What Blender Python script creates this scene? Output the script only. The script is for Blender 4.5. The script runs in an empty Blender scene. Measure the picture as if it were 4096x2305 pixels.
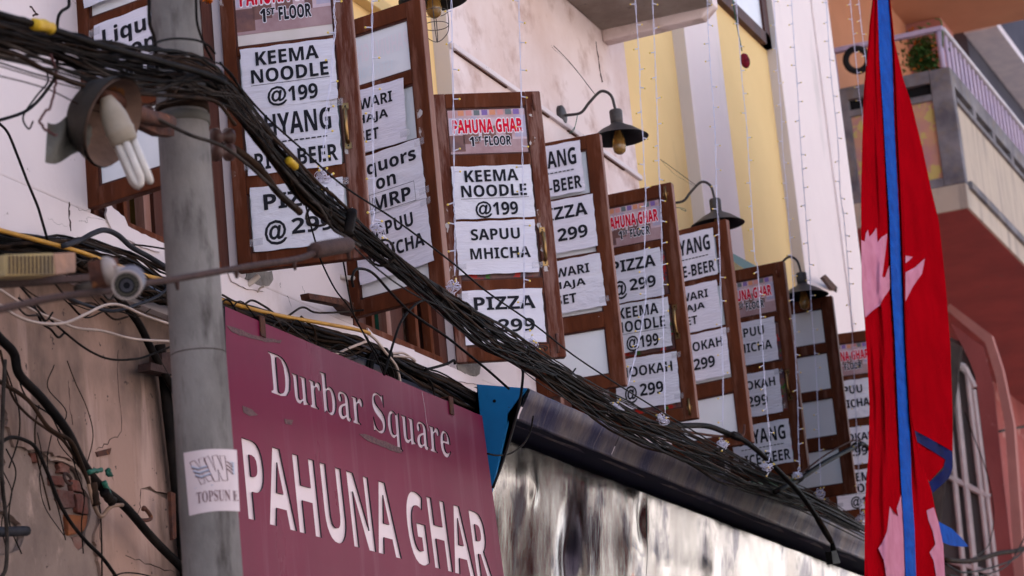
import bpy, bmesh, math, random
import numpy as np
from mathutils import Vector, Matrix, noise, geometry
rnd = random.Random(7)
SC = bpy.context.scene
COL = SC.collection
R_ = math.radians
# ------------------------------------------------------------------ camera, world, sun
FPX, PITCH, ROLL, YAW, DW = 10799.66, 0.24604, -0.095425, 0.358532, 3.48232
EYE = 1.6
_cy, _sy, _cp, _sp = math.cos(YAW), math.sin(YAW), math.cos(PITCH), math.sin(PITCH)
CF = Vector((_cy * _cp, _sy * _cp, _sp)); _r0 = Vector((_sy, -_cy, 0)); _u0 = _r0.cross(CF)
CR = _r0 * math.cos(ROLL) + _u0 * math.sin(ROLL); CU = -_r0 * math.sin(ROLL) + _u0 * math.cos(ROLL)
CAM = Vector((0, -DW, EYE))
cd = bpy.data.cameras.new('camera'); cam = bpy.data.objects.new('camera', cd); COL.objects.link(cam)
cd.sensor_width = 36; cd.lens = FPX / 4096 * 36; cd.clip_start = .1; cd.clip_end = 500
cam.matrix_world = Matrix((( CR.x, CU.x, -CF.x, CAM.x), (CR.y, CU.y, -CF.y, CAM.y), (CR.z, CU.z, -CF.z, CAM.z), (0, 0, 0, 1)))
cd.dof.use_dof = True; cd.dof.focus_distance = 8.55; cd.dof.aperture_fstop = 6.8
SC.camera = cam
W = bpy.data.worlds.new('World'); SC.world = W; W.use_nodes = True
wn = W.node_tree.nodes; wl = W.node_tree.links
bg = wn['Background']; sky = wn.new('ShaderNodeTexSky'); sky.sky_type = 'NISHITA'; sky.sun_disc = False
SUN_EL, SUN_AZ = R_(52), R_(25)     # azimuth: from +y (behind the building) toward +x
sky.sun_elevation = SUN_EL; sky.sun_rotation = SUN_AZ
wl.new(sky.outputs[0], bg.inputs[0]); bg.inputs[1].default_value = 0.075
sl = bpy.data.lights.new('sun', 'SUN'); sl.energy = 3.8; sl.angle = R_(0.5); sl.color = (1, .95, .89)
so = bpy.data.objects.new('sun', sl); COL.objects.link(so)
sd = Vector((math.sin(SUN_AZ) * math.cos(SUN_EL), math.cos(SUN_AZ) * math.cos(SUN_EL), math.sin(SUN_EL)))
so.rotation_euler = sd.to_track_quat('Z', 'Y').to_euler(); so.location = (8, 6, 20)
SC.view_settings.view_transform = 'Standard'; SC.view_settings.look = 'None'
SC.view_settings.gamma = 1; SC.view_settings.use_curve_mapping = False
SC.view_settings.exposure = 2.5
SC.cycles.use_denoising = True
SC.cycles.max_bounces = 6; SC.cycles.diffuse_bounces = 3

# ------------------------------------------------------------------ survey helpers (photo survey -> metres)
def ray(x, y):
    return CF * FPX + CR * (x - 2048) - CU * (y - 1152.5)
def on_y(x, y, Y=0.):
    r = ray(x, y); return CAM + r * ((Y - CAM.y) / r.y)
def on_x(x, y, X):
    r = ray(x, y); return CAM + r * (X / r.x)
def on_z(x, y, Z):
    r = ray(x, y); return CAM + r * ((Z - CAM.z) / r.z)

# ------------------------------------------------------------------ materials
MATS = {}
def mat(name, c1, c2=None, scale=8., stretch=(1, 1, 1), lo=.35, hi=.65, rough=.7, metal=0., bump=.0, bscale=None, bstretch=None,
        chips=None, chips2=None, spec=.2, detail=6., grime_or_reflection=None, coat=0., trans=0., rough2=None):
    if name in MATS: return MATS[name]
    m = bpy.data.materials.new(name); m.use_nodes = True; nt = m.node_tree; N = nt.nodes; L = nt.links
    p = N['Principled BSDF']
    tc = N.new('ShaderNodeTexCoord')
    def nz(sc, st, det=detail, off=0, rg=.6):
        mp = N.new('ShaderNodeMapping'); mp.inputs['Scale'].default_value = st; mp.inputs['Location'].default_value = (off, off * .7, off * 1.3)
        L.new(tc.outputs['Object'], mp.inputs[0]); n = N.new('ShaderNodeTexNoise'); n.inputs['Scale'].default_value = sc
        n.inputs['Detail'].default_value = det; n.inputs['Roughness'].default_value = rg; L.new(mp.outputs[0], n.inputs['Vector']); return n.outputs['Fac']
    def ramp(f, a, b):
        r = N.new('ShaderNodeMapRange'); r.inputs['From Min'].default_value = a; r.inputs['From Max'].default_value = b; L.new(f, r.inputs['Value']); return r.outputs[0]
    def mix(f, A, B):
        x = N.new('ShaderNodeMix'); x.data_type = 'RGBA'
        L.new(f, x.inputs['Factor'])
        for s, v in ((x.inputs[6], A), (x.inputs[7], B)):
            if isinstance(v, tuple): s.default_value = (*v[:3], 1)
            else: L.new(v, s)
        return x.outputs[2]
    col = c1
    if c2: col = mix(ramp(nz(scale, stretch), lo, hi), c1, c2)
    if grime_or_reflection: gc, gs, gst, ga, gb = grime_or_reflection; col = mix(ramp(nz(gs, gst, off=5), ga, gb), col, gc)
    if chips: cc, cs, th = chips; col = mix(ramp(nz(cs, (1, 1, 1), 8., 11), th, th + .02), col, cc)
    if chips2: cc, cs, th = chips2; col = mix(ramp(nz(cs, (1, 1, 1), 6., 23), th, th + .02), col, cc)
    if isinstance(col, tuple): p.inputs['Base Color'].default_value = (*col[:3], 1)
    else: L.new(col, p.inputs['Base Color'])
    p.inputs['Roughness'].default_value = rough; p.inputs['Metallic'].default_value = metal
    if rough2 is not None:
        rr = N.new('ShaderNodeMapRange'); rr.inputs['From Min'].default_value = .35; rr.inputs['From Max'].default_value = .65
        rr.inputs['To Min'].default_value = rough; rr.inputs['To Max'].default_value = rough2
        L.new(nz(scale * 1.7, stretch, off=3), rr.inputs['Value']); L.new(rr.outputs[0], p.inputs['Roughness'])
    p.inputs['Specular IOR Level'].default_value = spec
    p.inputs['Coat Weight'].default_value = coat
    p.inputs['Transmission Weight'].default_value = trans
    if bump:
        b = N.new('ShaderNodeBump'); b.inputs['Strength'].default_value = bump; b.inputs['Distance'].default_value = .01
        L.new(nz(bscale or scale * 3, bstretch or stretch, off=2), b.inputs['Height']); L.new(b.outputs[0], p.inputs['Normal'])
    MATS[name] = m; return m
WHITEWALL = mat('white_wall', (.70, .60, .605), (.65, .54, .54), 1.6, lo=.3, hi=.7, rough=.9, bump=.25, bscale=14, grime_or_reflection=((.40, .27, .23), 2.2, (1, 1, .6), .60, .80), chips=((.30, .23, .21), 26, .69))
WALL_STAIN = mat('stained_wall', (.74, .60, .575), (.58, .40, .34), 1.25, (1, 1, 1), .44, .70, rough=.9, bump=.3, bscale=14, grime_or_reflection=((.40, .24, .19), 7, (1, 1, 1), .52, .80), chips=((.25, .19, .18), 30, .70))
COLWALL = mat('column_paint', (.84, .69, .64), (.79, .64, .60), 1.1, rough=.9, bump=.15, bscale=10, grime_or_reflection=((.45, .38, .33), 3, (1, 1, .3), .60, .9))
COLSIDE = mat('column_side_shade', (.60, .50, .45), (.54, .45, .39), 2.5, (1, 1, .3), rough=.9, bump=.15, bscale=10)  # column paint with the shade of the side faces mixed into the colour
YELLOW = mat('yellow_paint', (.82, .56, .25), (.77, .52, .23), 2., rough=.9, bump=.12, bscale=9, grime_or_reflection=((.45, .30, .15), 3, (1, 1, .3), .62, .95))
BROWNWALL = mat('dirty_plaster', (.33, .20, .155), (.14, .09, .072), 2.2, (1.2, 1, .7), .42, .60, rough=.92, bump=.6, bscale=20, grime_or_reflection=((.42, .27, .22), 5, (1.6, 1, .22), .54, .68), chips=((.07, .045, .04), 34, .66), chips2=((.48, .36, .32), 20, .72))
MORTAR = mat('mortar', (.15, .10, .085), (.26, .19, .165), 14, rough=.95, bump=.9, bscale=40)
CEMENT = mat('grey_cement', (.16, .135, .12), (.27, .235, .21), 16, rough=.95, bump=.9, bscale=40)
BRICK = mat('red_brick', (.17, .050, .034), (.11, .045, .036), 22, rough=.9, bump=.7, bscale=60, grime_or_reflection=((.18, .11, .09), 15, (1, 1, 1), .45, .75))
BRICK_O = mat('orange_brick', (.26, .085, .03), (.15, .05, .03), 22, rough=.9, bump=.7, bscale=60)
WOOD = mat('brown_paint', (.115, .032, .014), (.075, .021, .010), 18, (1, 1, .25), rough=.5, rough2=.65, spec=.04, bump=.25, bscale=60, bstretch=(1, 1, .15), chips=((.48, .44, .44), 16, .715), chips2=((.02, .20, .12), 9, .735), grime_or_reflection=((.18, .075, .05), 14, (2, 1, .3), .53, .75))
WOODW = mat('worn_brown_paint', (.10, .028, .016), (.20, .10, .08), 30, (1.5, 1, .22), .46, .62, rough=.55, spec=.05, bump=.5, bscale=70, bstretch=(1, 1, .12), chips=((.50, .46, .45), 11, .665), chips2=((.02, .20, .12), 9, .75))
WOODB = mat('bright_edge_wood', (.20, .085, .06), (.30, .18, .15), 30, (1, 1, .1), .40, .75, rough=.6, bump=.4, bscale=80, bstretch=(1, 1, .1))
WOODD = mat('dark_frame_wood', (.085, .026, .016), (.05, .016, .012), 12, (1, 1, .2), rough=.55, bump=.2, bscale=40, chips=((.25, .18, .17), 24, .74))
FROST = mat("frosted_pane", (.76, .75, .77), (.70, .69, .72), 3, rough=.25, spec=.5, chips2=((.03, .28, .18), 7, .70), bump=.05, bscale=200)
PAPER = mat('paper', (.72, .67, .74), (.66, .61, .69), 4, (1, 1, 3), rough=.75, bump=.9, bscale=7, bstretch=(.7, 1, 4.5))
PAPER2 = mat('paper_worn', (.72, .68, .74), (.64, .60, .67), 5, (1, 1, 3), rough=.6, bump=1.0, bscale=9, bstretch=(1.2, 1, 3.))
INK = mat('black_ink', (.010, .010, .014), (.026, .025, .032), 60, rough=.7, spec=.08)
GHOST_R = mat('faded_red_ink', (.72, .655, .69)); GHOST_K = mat('faded_grey_ink', (.66, .68, .715))
RED_INK = mat('red_ink', (.62, .004, .03), rough=.6, spec=.08); WHITE_INK = mat('white_ink', (.8, .75, .8), rough=.5)
TAPE = mat('clear_tape', (.62, .56, .60), (.70, .66, .70), 18, (1, 1, 3), rough=.12, bump=.6, bscale=40)
TAPE.node_tree.nodes['Principled BSDF'].inputs['Alpha'].default_value = .28
PEEL = mat('peeled_tape', (.46, .41, .41), (.14, .06, .04), 55, (1, 1, .4), .44, .50, rough=.85, spec=.05, bump=.3, bscale=60)
STEEL_STRIP = mat('steel_strip', (.70, .60, .58), (.62, .54, .50), 6, rough=.5)
BRASS = mat('brass', (.30, .18, .07), (.22, .13, .06), 20, rough=.35, metal=1.)
CONC = mat('pole_concrete', (.20, .18, .172), (.135, .12, .115), 6, (1.2, 1.2, .7), .38, .62, rough=.95, spec=.05, bump=.35, bscale=30, grime_or_reflection=((.065, .055, .052), 11, (1.8, 1.8, .45), .55, .72), chips2=((.36, .28, .26), 3.4, .64))
RUST = mat('rust', (.10, .035, .02), (.05, .022, .018), 30, rough=.85, bump=.5, bscale=60, chips=((.22, .08, .03), 30, .64))
DARKRUST = mat('dark_rust', (.04, .022, .02), (.06, .03, .025), 30, rough=.85, bump=.5, bscale=60)
CABLE = mat('black_cable', (.006, .005, .005), (.018, .013, .011), 9, (1, 1, 1), .4, .7, rough=.5, spec=.02, bump=.2, bscale=120)
CABLEG = mat('dusty_cable', (.055, .042, .036), (.012, .009, .008), 14, rough=.6, spec=.02, bump=.2, bscale=120)
CABLEB = mat('brown_cable', (.042, .023, .015), (.013, .008, .006), 12, rough=.65, spec=.02, bump=.2, bscale=120)
CABLEN = mat('slate_cable', (.040, .038, .045), (.016, .015, .018), 8, rough=.5, spec=.03)
CABLEY = mat('yellow_cable', (.50, .24, .03), (.36, .17, .03), 10, rough=.5)
CABLEW = mat('cream_cable', (.48, .35, .29), (.33, .24, .20), 9, rough=.6)
CABLETAN = mat('tan_cable', (.26, .15, .10), (.14, .085, .06), 14, rough=.7)
YTAPE = mat('yellow_tape', (.52, .33, .015), (.4, .23, .015), 30, rough=.5)
GREENW = mat('green_wire', (.02, .11, .07), (.015, .06, .045), 30, rough=.6)
WIREW = mat('white_wire', (.60, .56, .68), rough=.4)
BULBY = mat('led_tip', (.78, .55, .10), rough=.35)
PURPLE = mat('purple_panel', (.165, .012, .042), (.13, .010, .034), 1.4, (1, 1, .5), rough=.26, rough2=.38, bump=.06, bscale=3, spec=.035, chips=((.12, .07, .06), 5, .735), grime_or_reflection=((.20, .06, .09), 5, (4, 1, .25), .55, .90))
ACRYL = mat('pinkish_acrylic', (.66, .52, .54), (.58, .45, .47), 3, rough=.3)
EDGE = mat('dark_cut_edge', (.035, .03, .035), rough=.6)
BLUEP = mat('blue_paint', (.006, .135, .33), (.008, .115, .28), 6, rough=.5, bump=.15, bscale=20, chips=((.6, .6, .65), 48, .735), chips2=((.01, .03, .06), 30, .70))
FASCIA = mat('weathered_navy_metal', (.040, .033, .068), (.17, .125, .115), 4, (1.6, 1, .9), .40, .64, rough=.45, rough2=.6, spec=.15, bump=.35, bscale=22, bstretch=(1.5, 1, .3), chips=((.30, .23, .21), 30, .70), grime_or_reflection=((.17, .13, .13), 10, (3, 1, .15), .58, .75))
NAVY = mat('navy_soffit', (.012, .010, .028), rough=.6)
SILVER = mat('scuffed_silver_reflections', (.35, .33, .30), (.23, .215, .20), 3, (1.5, 1, .5), rough=.08, rough2=.24, metal=1., bump=.06, bscale=26, bstretch=(2.2, 1, .35), grime_or_reflection=((.030, .024, .040), 2.6, (1.2, 1, .75), .53, .60), chips=((.30, .12, .09), 3.0, .655), chips2=None)  # dark blotches are reflections painted into the sheet colour
LAMPB = mat('lamp_black', (.040, .034, .034), (.075, .062, .058), 20, rough=.5)
LAMPIN = mat('lamp_inner_black', (.012, .012, .014), rough=.6)
AMBER = mat('amber_glass', (.46, .25, .07), rough=.08, trans=.55, spec=.6)
FILAM = mat('filament', (.55, .16, .02), rough=.4)
CFLW = mat('lamp_white', (.58, .52, .49), (.46, .40, .36), 16, rough=.35)
CFLB = mat('lamp_base', (.30, .24, .19), (.20, .16, .12), 10, rough=.5)
HOOD = mat('rusty_hood', (.19, .11, .08), (.09, .055, .045), 9, .0 and (1, 1, 1) or (1, 1, 1), rough=.85, bump=.5, bscale=30, chips=((.26, .10, .035), 14, .60))
HOODO = mat('hood_outer', (.025, .019, .016), (.05, .038, .03), 12, rough=.85, bump=.4, bscale=30)
TIN = mat('crumpled_tin', (.12, .11, .095), (.07, .062, .055), 9, rough=.8, bump=.6, bscale=20)
CCTVG = mat('grey_housing', (.12, .11, .135), (.08, .075, .095), 12, rough=.5)
CCTVW = mat('white_housing', (.33, .27, .25), (.22, .17, .15), 14, rough=.5, chips=((.16, .08, .05), 30, .68))
GLASSK = mat('black_glass', (.006, .006, .008), rough=.1)
IRLED = mat('led_ring', (.13, .11, .08), rough=.4)
BOXY = mat('faded_yellow_box', (.34, .23, .09), (.22, .17, .10), 16, (1, 1, .4), rough=.75, bump=.4, bscale=50, chips=((.08, .05, .04), 30, .66))
BOXO = mat('faded_orange_box', (.33, .17, .11), (.2, .12, .09), 16, rough=.75, bump=.4, bscale=50)
REDC = mat('flag_red', (.31, .0012, .005), (.24, .001, .004), 3, rough=1., spec=0., bump=.6, bscale=9, bstretch=(2.5, 1, .8))
BLUEC = mat('flag_blue', (.006, .07, .34), (.006, .045, .24), 14, (1, 1, 1), rough=.9, spec=.05, bump=.6, bscale=26, bstretch=(1, 1, 1.5))
BLUED = mat('flag_dark_blue', (.003, .003, .035), (.003, .007, .07), 8, rough=.9, spec=.05)
EMBL = mat('flag_emblem', (.50, .19, .26), (.42, .14, .20), 9, rough=1., spec=.05, bump=.6, bscale=12)
OCHRE = mat('ochre_curtain', (.20, .11, .02), (.12, .07, .02), 20, rough=.9)
DARK = mat('dark_interior', (.010, .008, .009), rough=.9)
GREENPLANT = mat('leaf_green', (.035, .09, .02), (.08, .14, .03), 5, rough=.6)
ORANGEW = mat('orange_plaster', (.46, .20, .115), (.38, .16, .09), 1.2, rough=.9)
REDW = mat('red_plaster', (.34, .085, .075), (.24, .055, .05), 1.6, (1, 1, .5), rough=.9, chips=((.42, .19, .17), 3.2, .62))
SALMON = mat('salmon_plaster', (.42, .17, .14), (.34, .13, .11), 2, rough=.9)
DKRED = mat('dark_red_soffit', (.40, .075, .065), (.30, .058, .055), 2, rough=.9, chips=((.24, .08, .07), 4, .68))
BALC = mat('balcony_grey', (.24, .21, .22), (.11, .095, .11), 4, rough=.9, bump=.3, bscale=14, grime_or_reflection=((.22, .16, .11), 7, (1, 1, 1), .5, .8))
BALO = mat('balcony_orange', (.58, .30, .17), (.48, .22, .22), 5, rough=.9, chips2=((.55, .40, .14), 6, .56))
BALCREAM = mat('balcony_cream', (.52, .40, .31), (.44, .34, .27), 2, rough=.9, grime_or_reflection=((.24, .19, .17), 4, (3, 3, .3), .5, .75))
RAILW = mat('lilac_rail', (.50, .38, .50), (.42, .32, .46), 6, rough=.6)
RAILW2 = mat('pale_rail', (.60, .52, .54), (.48, .42, .47), 6, rough=.6)
GREYSH = mat('grey_sheet', (.085, .08, .10), (.07, .066, .085), 2, rough=.9, spec=0.)
GATEW = mat('pinkish_gate', (.62, .50, .47), (.52, .41, .39), 8, rough=.7)
MESHK = mat('gate_mesh', (.12, .09, .085), rough=.8)
RUBBER = mat('tyre_rubber', (.02, .018, .02), rough=.9, spec=.05)
MUDPLAST = mat('soffit_concrete', (.36, .29, .25), (.24, .18, .15), 4, rough=.95, bump=.5, bscale=20, grime_or_reflection=((.05, .035, .03), 6, (1, 1, 1), .60, .70))
ASPH = mat('asphalt', (.10, .095, .09), (.14, .13, .12), 3, rough=.9)
OPPW = mat('unseen_facing_wall', (.78, .74, .74), (.70, .66, .67), 1, rough=.9)
GREENP = mat('green_poster', (.10, .20, .13), (.13, .25, .16), 3, rough=.7, chips2=((.42, .27, .14), 3.4, .58))
TEALP = mat('teal_board', (.09, .21, .20), rough=.6)
MARI = mat('marigold', (.8, .22, .01), rough=.8)
ROSE = mat('rose_red', (.20, .006, .02), (.1, .004, .012), 40, rough=.8)
CERAM = mat('brown_ceramic', (.10, .05, .04), (.06, .03, .026), 10, rough=.35)
STICK = mat('sticker', (.58, .47, .49), (.52, .42, .44), 6, rough=.5)
STICKL = mat('sticker_line', (.15, .08, .09), rough=.6); STICKB = mat('sticker_blue', (.34, .36, .46), rough=.6)
# food print and flex print
FOOD = mat('food_print', (.05, .03, .05), (.22, .10, .07), 14, rough=.4, chips=((.40, .02, .015), 22, .56), chips2=((.05, .14, .02), 24, .60))
PRINT = mat('flex_print', (.44, .25, .26), (.66, .52, .58), 9, (1, 1, 1.6), rough=.4, bump=.1, bscale=30)
PRINT_A = mat('print_floor', (.33, .19, .20), (.42, .27, .28), 16, rough=.4)
PRINT_B = mat('print_furniture', (.24, .11, .085), (.14, .07, .07), 20, rough=.4)
PRINT_C = mat('print_window', (.50, .44, .54), (.38, .32, .44), 16, rough=.4)
FL = [mat('bunting_%s' % n, c, rough=.5) for n, c in (('orange', (.62, .25, .14)), ('violet', (.22, .13, .36)), ('grey', (.14, .16, .17)), ('pink', (.6, .25, .24)))]

# ------------------------------------------------------------------ building blocks
ROOT = {}
def thing(name, label, cat, loc=(0, 0, 0), rot=None, group=None):
    o = bpy.data.objects.new(name, None); COL.objects.link(o); o.empty_display_size = .1
    m = Matrix.Translation(loc)
    if rot is not None: m = m @ rot
    o.matrix_world = m; o['label'] = label; o['category'] = cat
    if group: o['group'] = group
    ROOT[o.name] = m.inverted(); return o
def tag(o, label, cat, group=None):
    o['label'] = label; o['category'] = cat
    if group: o['group'] = group
    return o
def stuffed(o): o['kind'] = 'stuff'; return o
class MB:
    def __init__(s): s.v = []; s.f = []; s.mi = []; s.m = 0
    def add(s, vs, fs):
        b = len(s.v); s.v += [Vector(v) for v in vs]; s.f += [tuple(i + b for i in f) for f in fs]; s.mi += [s.m] * len(fs); return s
    def box(s, a, b, M=None):
        x0, y0, z0 = a; x1, y1, z1 = b
        vs = [Vector(p) for p in ((x0, y0, z0), (x1, y0, z0), (x1, y1, z0), (x0, y1, z0), (x0, y0, z1), (x1, y0, z1), (x1, y1, z1), (x0, y1, z1))]
        if M: vs = [M @ v for v in vs]
        return s.add(vs, [(0, 3, 2, 1), (4, 5, 6, 7), (0, 1, 5, 4), (1, 2, 6, 5), (2, 3, 7, 6), (3, 0, 4, 7)])
    def slab(s, loop, ext):      # planar loop extruded by a vector
        n = len(loop); e = Vector(ext); vs = [Vector(p) for p in loop] + [Vector(p) + e for p in loop]
        return s.add(vs, [tuple(range(n)), tuple(range(2 * n - 1, n - 1, -1))] + [(i, i + n, (i + 1) % n + n, (i + 1) % n) for i in range(n)])
    def tube(s, pts, r, n=8, cap=True, closed=False):
        pts = [Vector(p) for p in pts]; k = len(pts); rr = r if isinstance(r, (list, tuple)) else [r] * k
        vs = []; up = None
        for i, p in enumerate(pts):
            t = (pts[(i + 1) % k] - pts[i - 1]) if closed else (pts[min(i + 1, k - 1)] - pts[max(i - 1, 0)])
            if t.length < 1e-9: t = Vector((0, 0, 1))
            t.normalize()
            if up is None: up = Vector((0, 0, 1)) if abs(t.z) < .9 else Vector((1, 0, 0))
            a = (up - t * up.dot(t)).normalized(); up = a; b = t.cross(a)
            vs += [p + (a * math.cos(2 * math.pi * j / n) + b * math.sin(2 * math.pi * j / n)) * rr[i] for j in range(n)]
        fs = []
        for i in range(k if closed else k - 1):
            i2 = (i + 1) % k
            fs += [(i * n + j, i * n + (j + 1) % n, i2 * n + (j + 1) % n, i2 * n + j) for j in range(n)]
        if cap and not closed: fs += [tuple(range(n - 1, -1, -1)), tuple(range((k - 1) * n, k * n))]
        return s.add(vs, fs)
    def lathe(s, prof, M=Matrix(), n=20, cap=True):
        vs = [M @ Vector((r * math.cos(2 * math.pi * j / n), r * math.sin(2 * math.pi * j / n), z)) for r, z in prof for j in range(n)]
        fs = [(i * n + j, i * n + (j + 1) % n, (i + 1) * n + (j + 1) % n, (i + 1) * n + j) for i in range(len(prof) - 1) for j in range(n)]
        if cap: fs += [tuple(range(n - 1, -1, -1)), tuple(range((len(prof) - 1) * n, len(prof) * n))]
        return s.add(vs, fs)
    def grid(s, fn, nu, nv):
        vs = [fn(i / nu, j / nv) for j in range(nv + 1) for i in range(nu + 1)]
        return s.add(vs, [(j * (nu + 1) + i, j * (nu + 1) + i + 1, (j + 1) * (nu + 1) + i + 1, (j + 1) * (nu + 1) + i) for j in range(nv) for i in range(nu)])
    def build(s, name, mats, parent=None, smooth=False, bevel=0., world=True, recalc=True):
        me = bpy.data.meshes.new(name)
        off = Vector((0, 0, 0))
        if parent is not None:
            if world and parent.name in ROOT: Mi = ROOT[parent.name]; vv = [Mi @ v for v in s.v]
            else: vv = s.v
        else:
            n = max(1, len(s.v)); off = sum(s.v, Vector()) / n; vv = [v - off for v in s.v]
        me.from_pydata([tuple(v) for v in vv], [], s.f)
        if not isinstance(mats, (list, tuple)): mats = [mats]
        for m in mats: me.materials.append(m)
        if len(mats) > 1: me.polygons.foreach_set('material_index', s.mi)
        if recalc or bevel:
            bm = bmesh.new(); bm.from_mesh(me)
            if recalc: bmesh.ops.recalc_face_normals(bm, faces=bm.faces)
            if bevel: bmesh.ops.bevel(bm, geom=[e for e in bm.edges if len(e.link_faces) == 2 and e.calc_face_angle(0) > .6], offset=bevel, segments=2, affect='EDGES', profile=.6)
            bm.to_mesh(me); bm.free()
        if smooth: me.polygons.foreach_set('use_smooth', [True] * len(me.polygons))
        o = bpy.data.objects.new(name, me); COL.objects.link(o)
        if parent is not None:
            o.parent = parent
            if parent.name in ROOT: ROOT[o.name] = ROOT[parent.name]
        else: o.location = off; ROOT[o.name] = Matrix.Translation(off).inverted()
        return o
def spline(pts, n=6):
    P = [Vector(p) for p in pts]; P = [P[0] * 2 - P[1]] + P + [P[-1] * 2 - P[-2]]; out = []
    for i in range(1, len(P) - 2):
        a, b, c, d = P[i - 1:i + 3]
        for k in range(n):
            t = k / n; out.append(.5 * ((2 * b) + (c - a) * t + (2 * a - 5 * b + 4 * c - d) * t * t + (3 * b - a - 3 * c + d) * t ** 3))
    return out + [P[-2]]
def px_path(pts, Y):     # pts: (px,py) or (px,py,Y)
    return [on_y(p[0], p[1], p[2] if len(p) > 2 else Y) for p in pts]

# ---- text
_gl = {}
def fancy(t, serif=False):
    o = ''
    for c in t:
        if 'A' <= c <= 'Z': o += chr((0x1D400 if serif else 0x1D5D4) + ord(c) - 65)
        elif 'a' <= c <= 'z': o += chr((0x1D41A if serif else 0x1D5EE) + ord(c) - 97)
        elif '0' <= c <= '9': o += chr(0x1D7EC + ord(c) - 48)
        else: o += c
    return o
def raw_text(t, serif=False, off=0., space=1.):
    c = bpy.data.curves.new('t', 'FONT'); c.body = fancy(t, serif); c.offset = off; c.resolution_u = 3; c.space_character = space
    o = bpy.data.objects.new('t', c); COL.objects.link(o)
    dg = bpy.context.evaluated_depsgraph_get(); dg.update()
    me = bpy.data.meshes.new_from_object(o.evaluated_get(dg)); bpy.data.objects.remove(o); bpy.data.curves.remove(c)
    return me
def glyph(t, m, serif=False, off=0., space=1., fat=(0, 1)):
    k = (t, m.name, serif, off, fat)
    if k in _gl: return _gl[k]
    me = raw_text(t, serif, off, space)
    co = np.array([v.co[:] for v in me.vertices]); a = co.min(0); b = co.max(0)
    V = [((v.co.x - a[0]) / (b[0] - a[0]), 0, (v.co.y - a[1]) / (b[1] - a[1])) for v in me.vertices]; F = [tuple(p.vertices) for p in me.polygons]
    bpy.data.meshes.remove(me); ax_, az_ = fat[0] / (b[0] - a[0]), fat[0] / (b[1] - a[1])
    sh = [(math.cos(i * 2 * math.pi / fat[1]), math.sin(i * 2 * math.pi / fat[1])) for i in range(fat[1])] if fat[0] else [(0, 0)]
    VV = []; FF = []
    for i, (dx, dz) in enumerate(sh):
        o_ = len(VV); VV += [(x + dx * ax_, -.00004 * i, z + dz * az_) for x, y, z in V]; FF += [tuple(j + o_ for j in f) for f in F]
    me = bpy.data.meshes.new('lettering'); me.from_pydata(VV, [], FF); me.materials.append(m); _gl[k] = me; return me
def lettering(t, u0, u1, v0, v1, parent, m=INK, y=-.0012, mirror=False, rot=0., off=0., name='lettering', space=1., fat=None):
    if fat is None: fat = (.022, 4) if t == '@' else (.009, 3)
    off = 0.
    o = bpy.data.objects.new(name, glyph(t, m, off=off, space=space, fat=fat)); COL.objects.link(o); o.parent = parent
    o.location = (u0, y, v0) if not mirror else (u1, y, v0); o.scale = ((u1 - u0) * (-1 if mirror else 1), 1, v1 - v0)
    o.rotation_euler = (0, rot, 0); return o
def strip(u0, u1, v0, v1, parent, m, name, y=-.0012):
    b = MB(); b.add([(u0, y, v0), (u1, y, v0), (u1, y, v1), (u0, y, v1)], [(0, 1, 2, 3)]); return b.build(name, m, parent, world=False, recalc=False)

# ------------------------------------------------------------------ the street and an unseen facing row, added for bounce and reflections
b = MB(); b.add([(-60, -60, 0), (160, -60, 0), (160, 60, 0), (-60, 60, 0)], [(0, 1, 2, 3)])
g = b.build('ground', ASPH); g['kind'] = 'structure'
opp = thing('unseen_facing_building', 'unseen cream building across the street, added for bounced light and reflections', 'building', (25, -10, 0))
b = MB(); b.box((-20, -14, 0), (41, -10, 8.5)); b.build('wall', OPPW, opp)
b = MB(); b.box((41.001, -14, 0), (150, -10, 19)); b.build('sky_blocking_wall', OPPW, opp)  # unseen taller stretch, added to keep sky out of the silver reflections
for i in range(26):
    for zz in ((0.1, 3.5, 5.9) if i < 9 else (.1, 3.5, 5.9, 9., 12., 15.)):
        x = -6 + i * 5.3 + 1.2 * math.sin(i * 2.3)
        b = MB(); b.box((x, -10.05, zz), (x + (3.2 if zz < 1 else 2.2), -9.96, zz + (2.7 if zz < 1 else 1.5))); b.build('window', DARK, opp)  # dark openings sized to give the silver sheets dark patches to reflect

# ------------------------------------------------------------------ our building
ZS, ZT = 2.067 + EYE, 3.10 + EYE
HG = []   # (hinge xyz, angle, width)
_q = dict(x0=6.126184, z0=2.087635, w=.376491, W=.859875, S=1.673264)
_ang = [1.789167, 1.296394, 1.785785, 1.011838, 1.510686, 1.571025, 1.743769, 1.628938, 1.546523, 1.371705]
_dx = [.012315, .001653, -.006452, -.041318, .033801]; _dz = [-.00978, .00084, -.00238, -.00235, .01368]
_dw = [0, .026777, .005853, .018311, -.026011, -.014391, .007639, -.001658, -.01652, 0]
for k in range(10):
    w_ = k // 2
    HG.append((Vector((_q['x0'] + _q['S'] * w_ + _dx[w_] + (_q['W'] if k % 2 else 0), 0, _q['z0'] + _dz[w_] + EYE)), _ang[k], _q['w'] + _dw[k]))
WIN = [(HG[2 * i][0].x, HG[2 * i + 1][0].x) for i in range(5)]
bld = thing('painted_building', 'white and yellow plastered building with a row of brown shuttered windows', 'building', (9, 4, 0))
def part(name, mt, boxes, par=bld, bevel=0., smooth=False):
    b = MB()
    for a, c in boxes: b.box(a, c)
    return b.build(name, mt, par, bevel=bevel, smooth=smooth)
part('structure_core', OCHRE, [((-4, .45, 0), (15.17, 8, 9.5))])
part('roof_mass', COLWALL, [((-4, .0, 5.45 + EYE), (15.17, .45, 9.5))])
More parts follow.
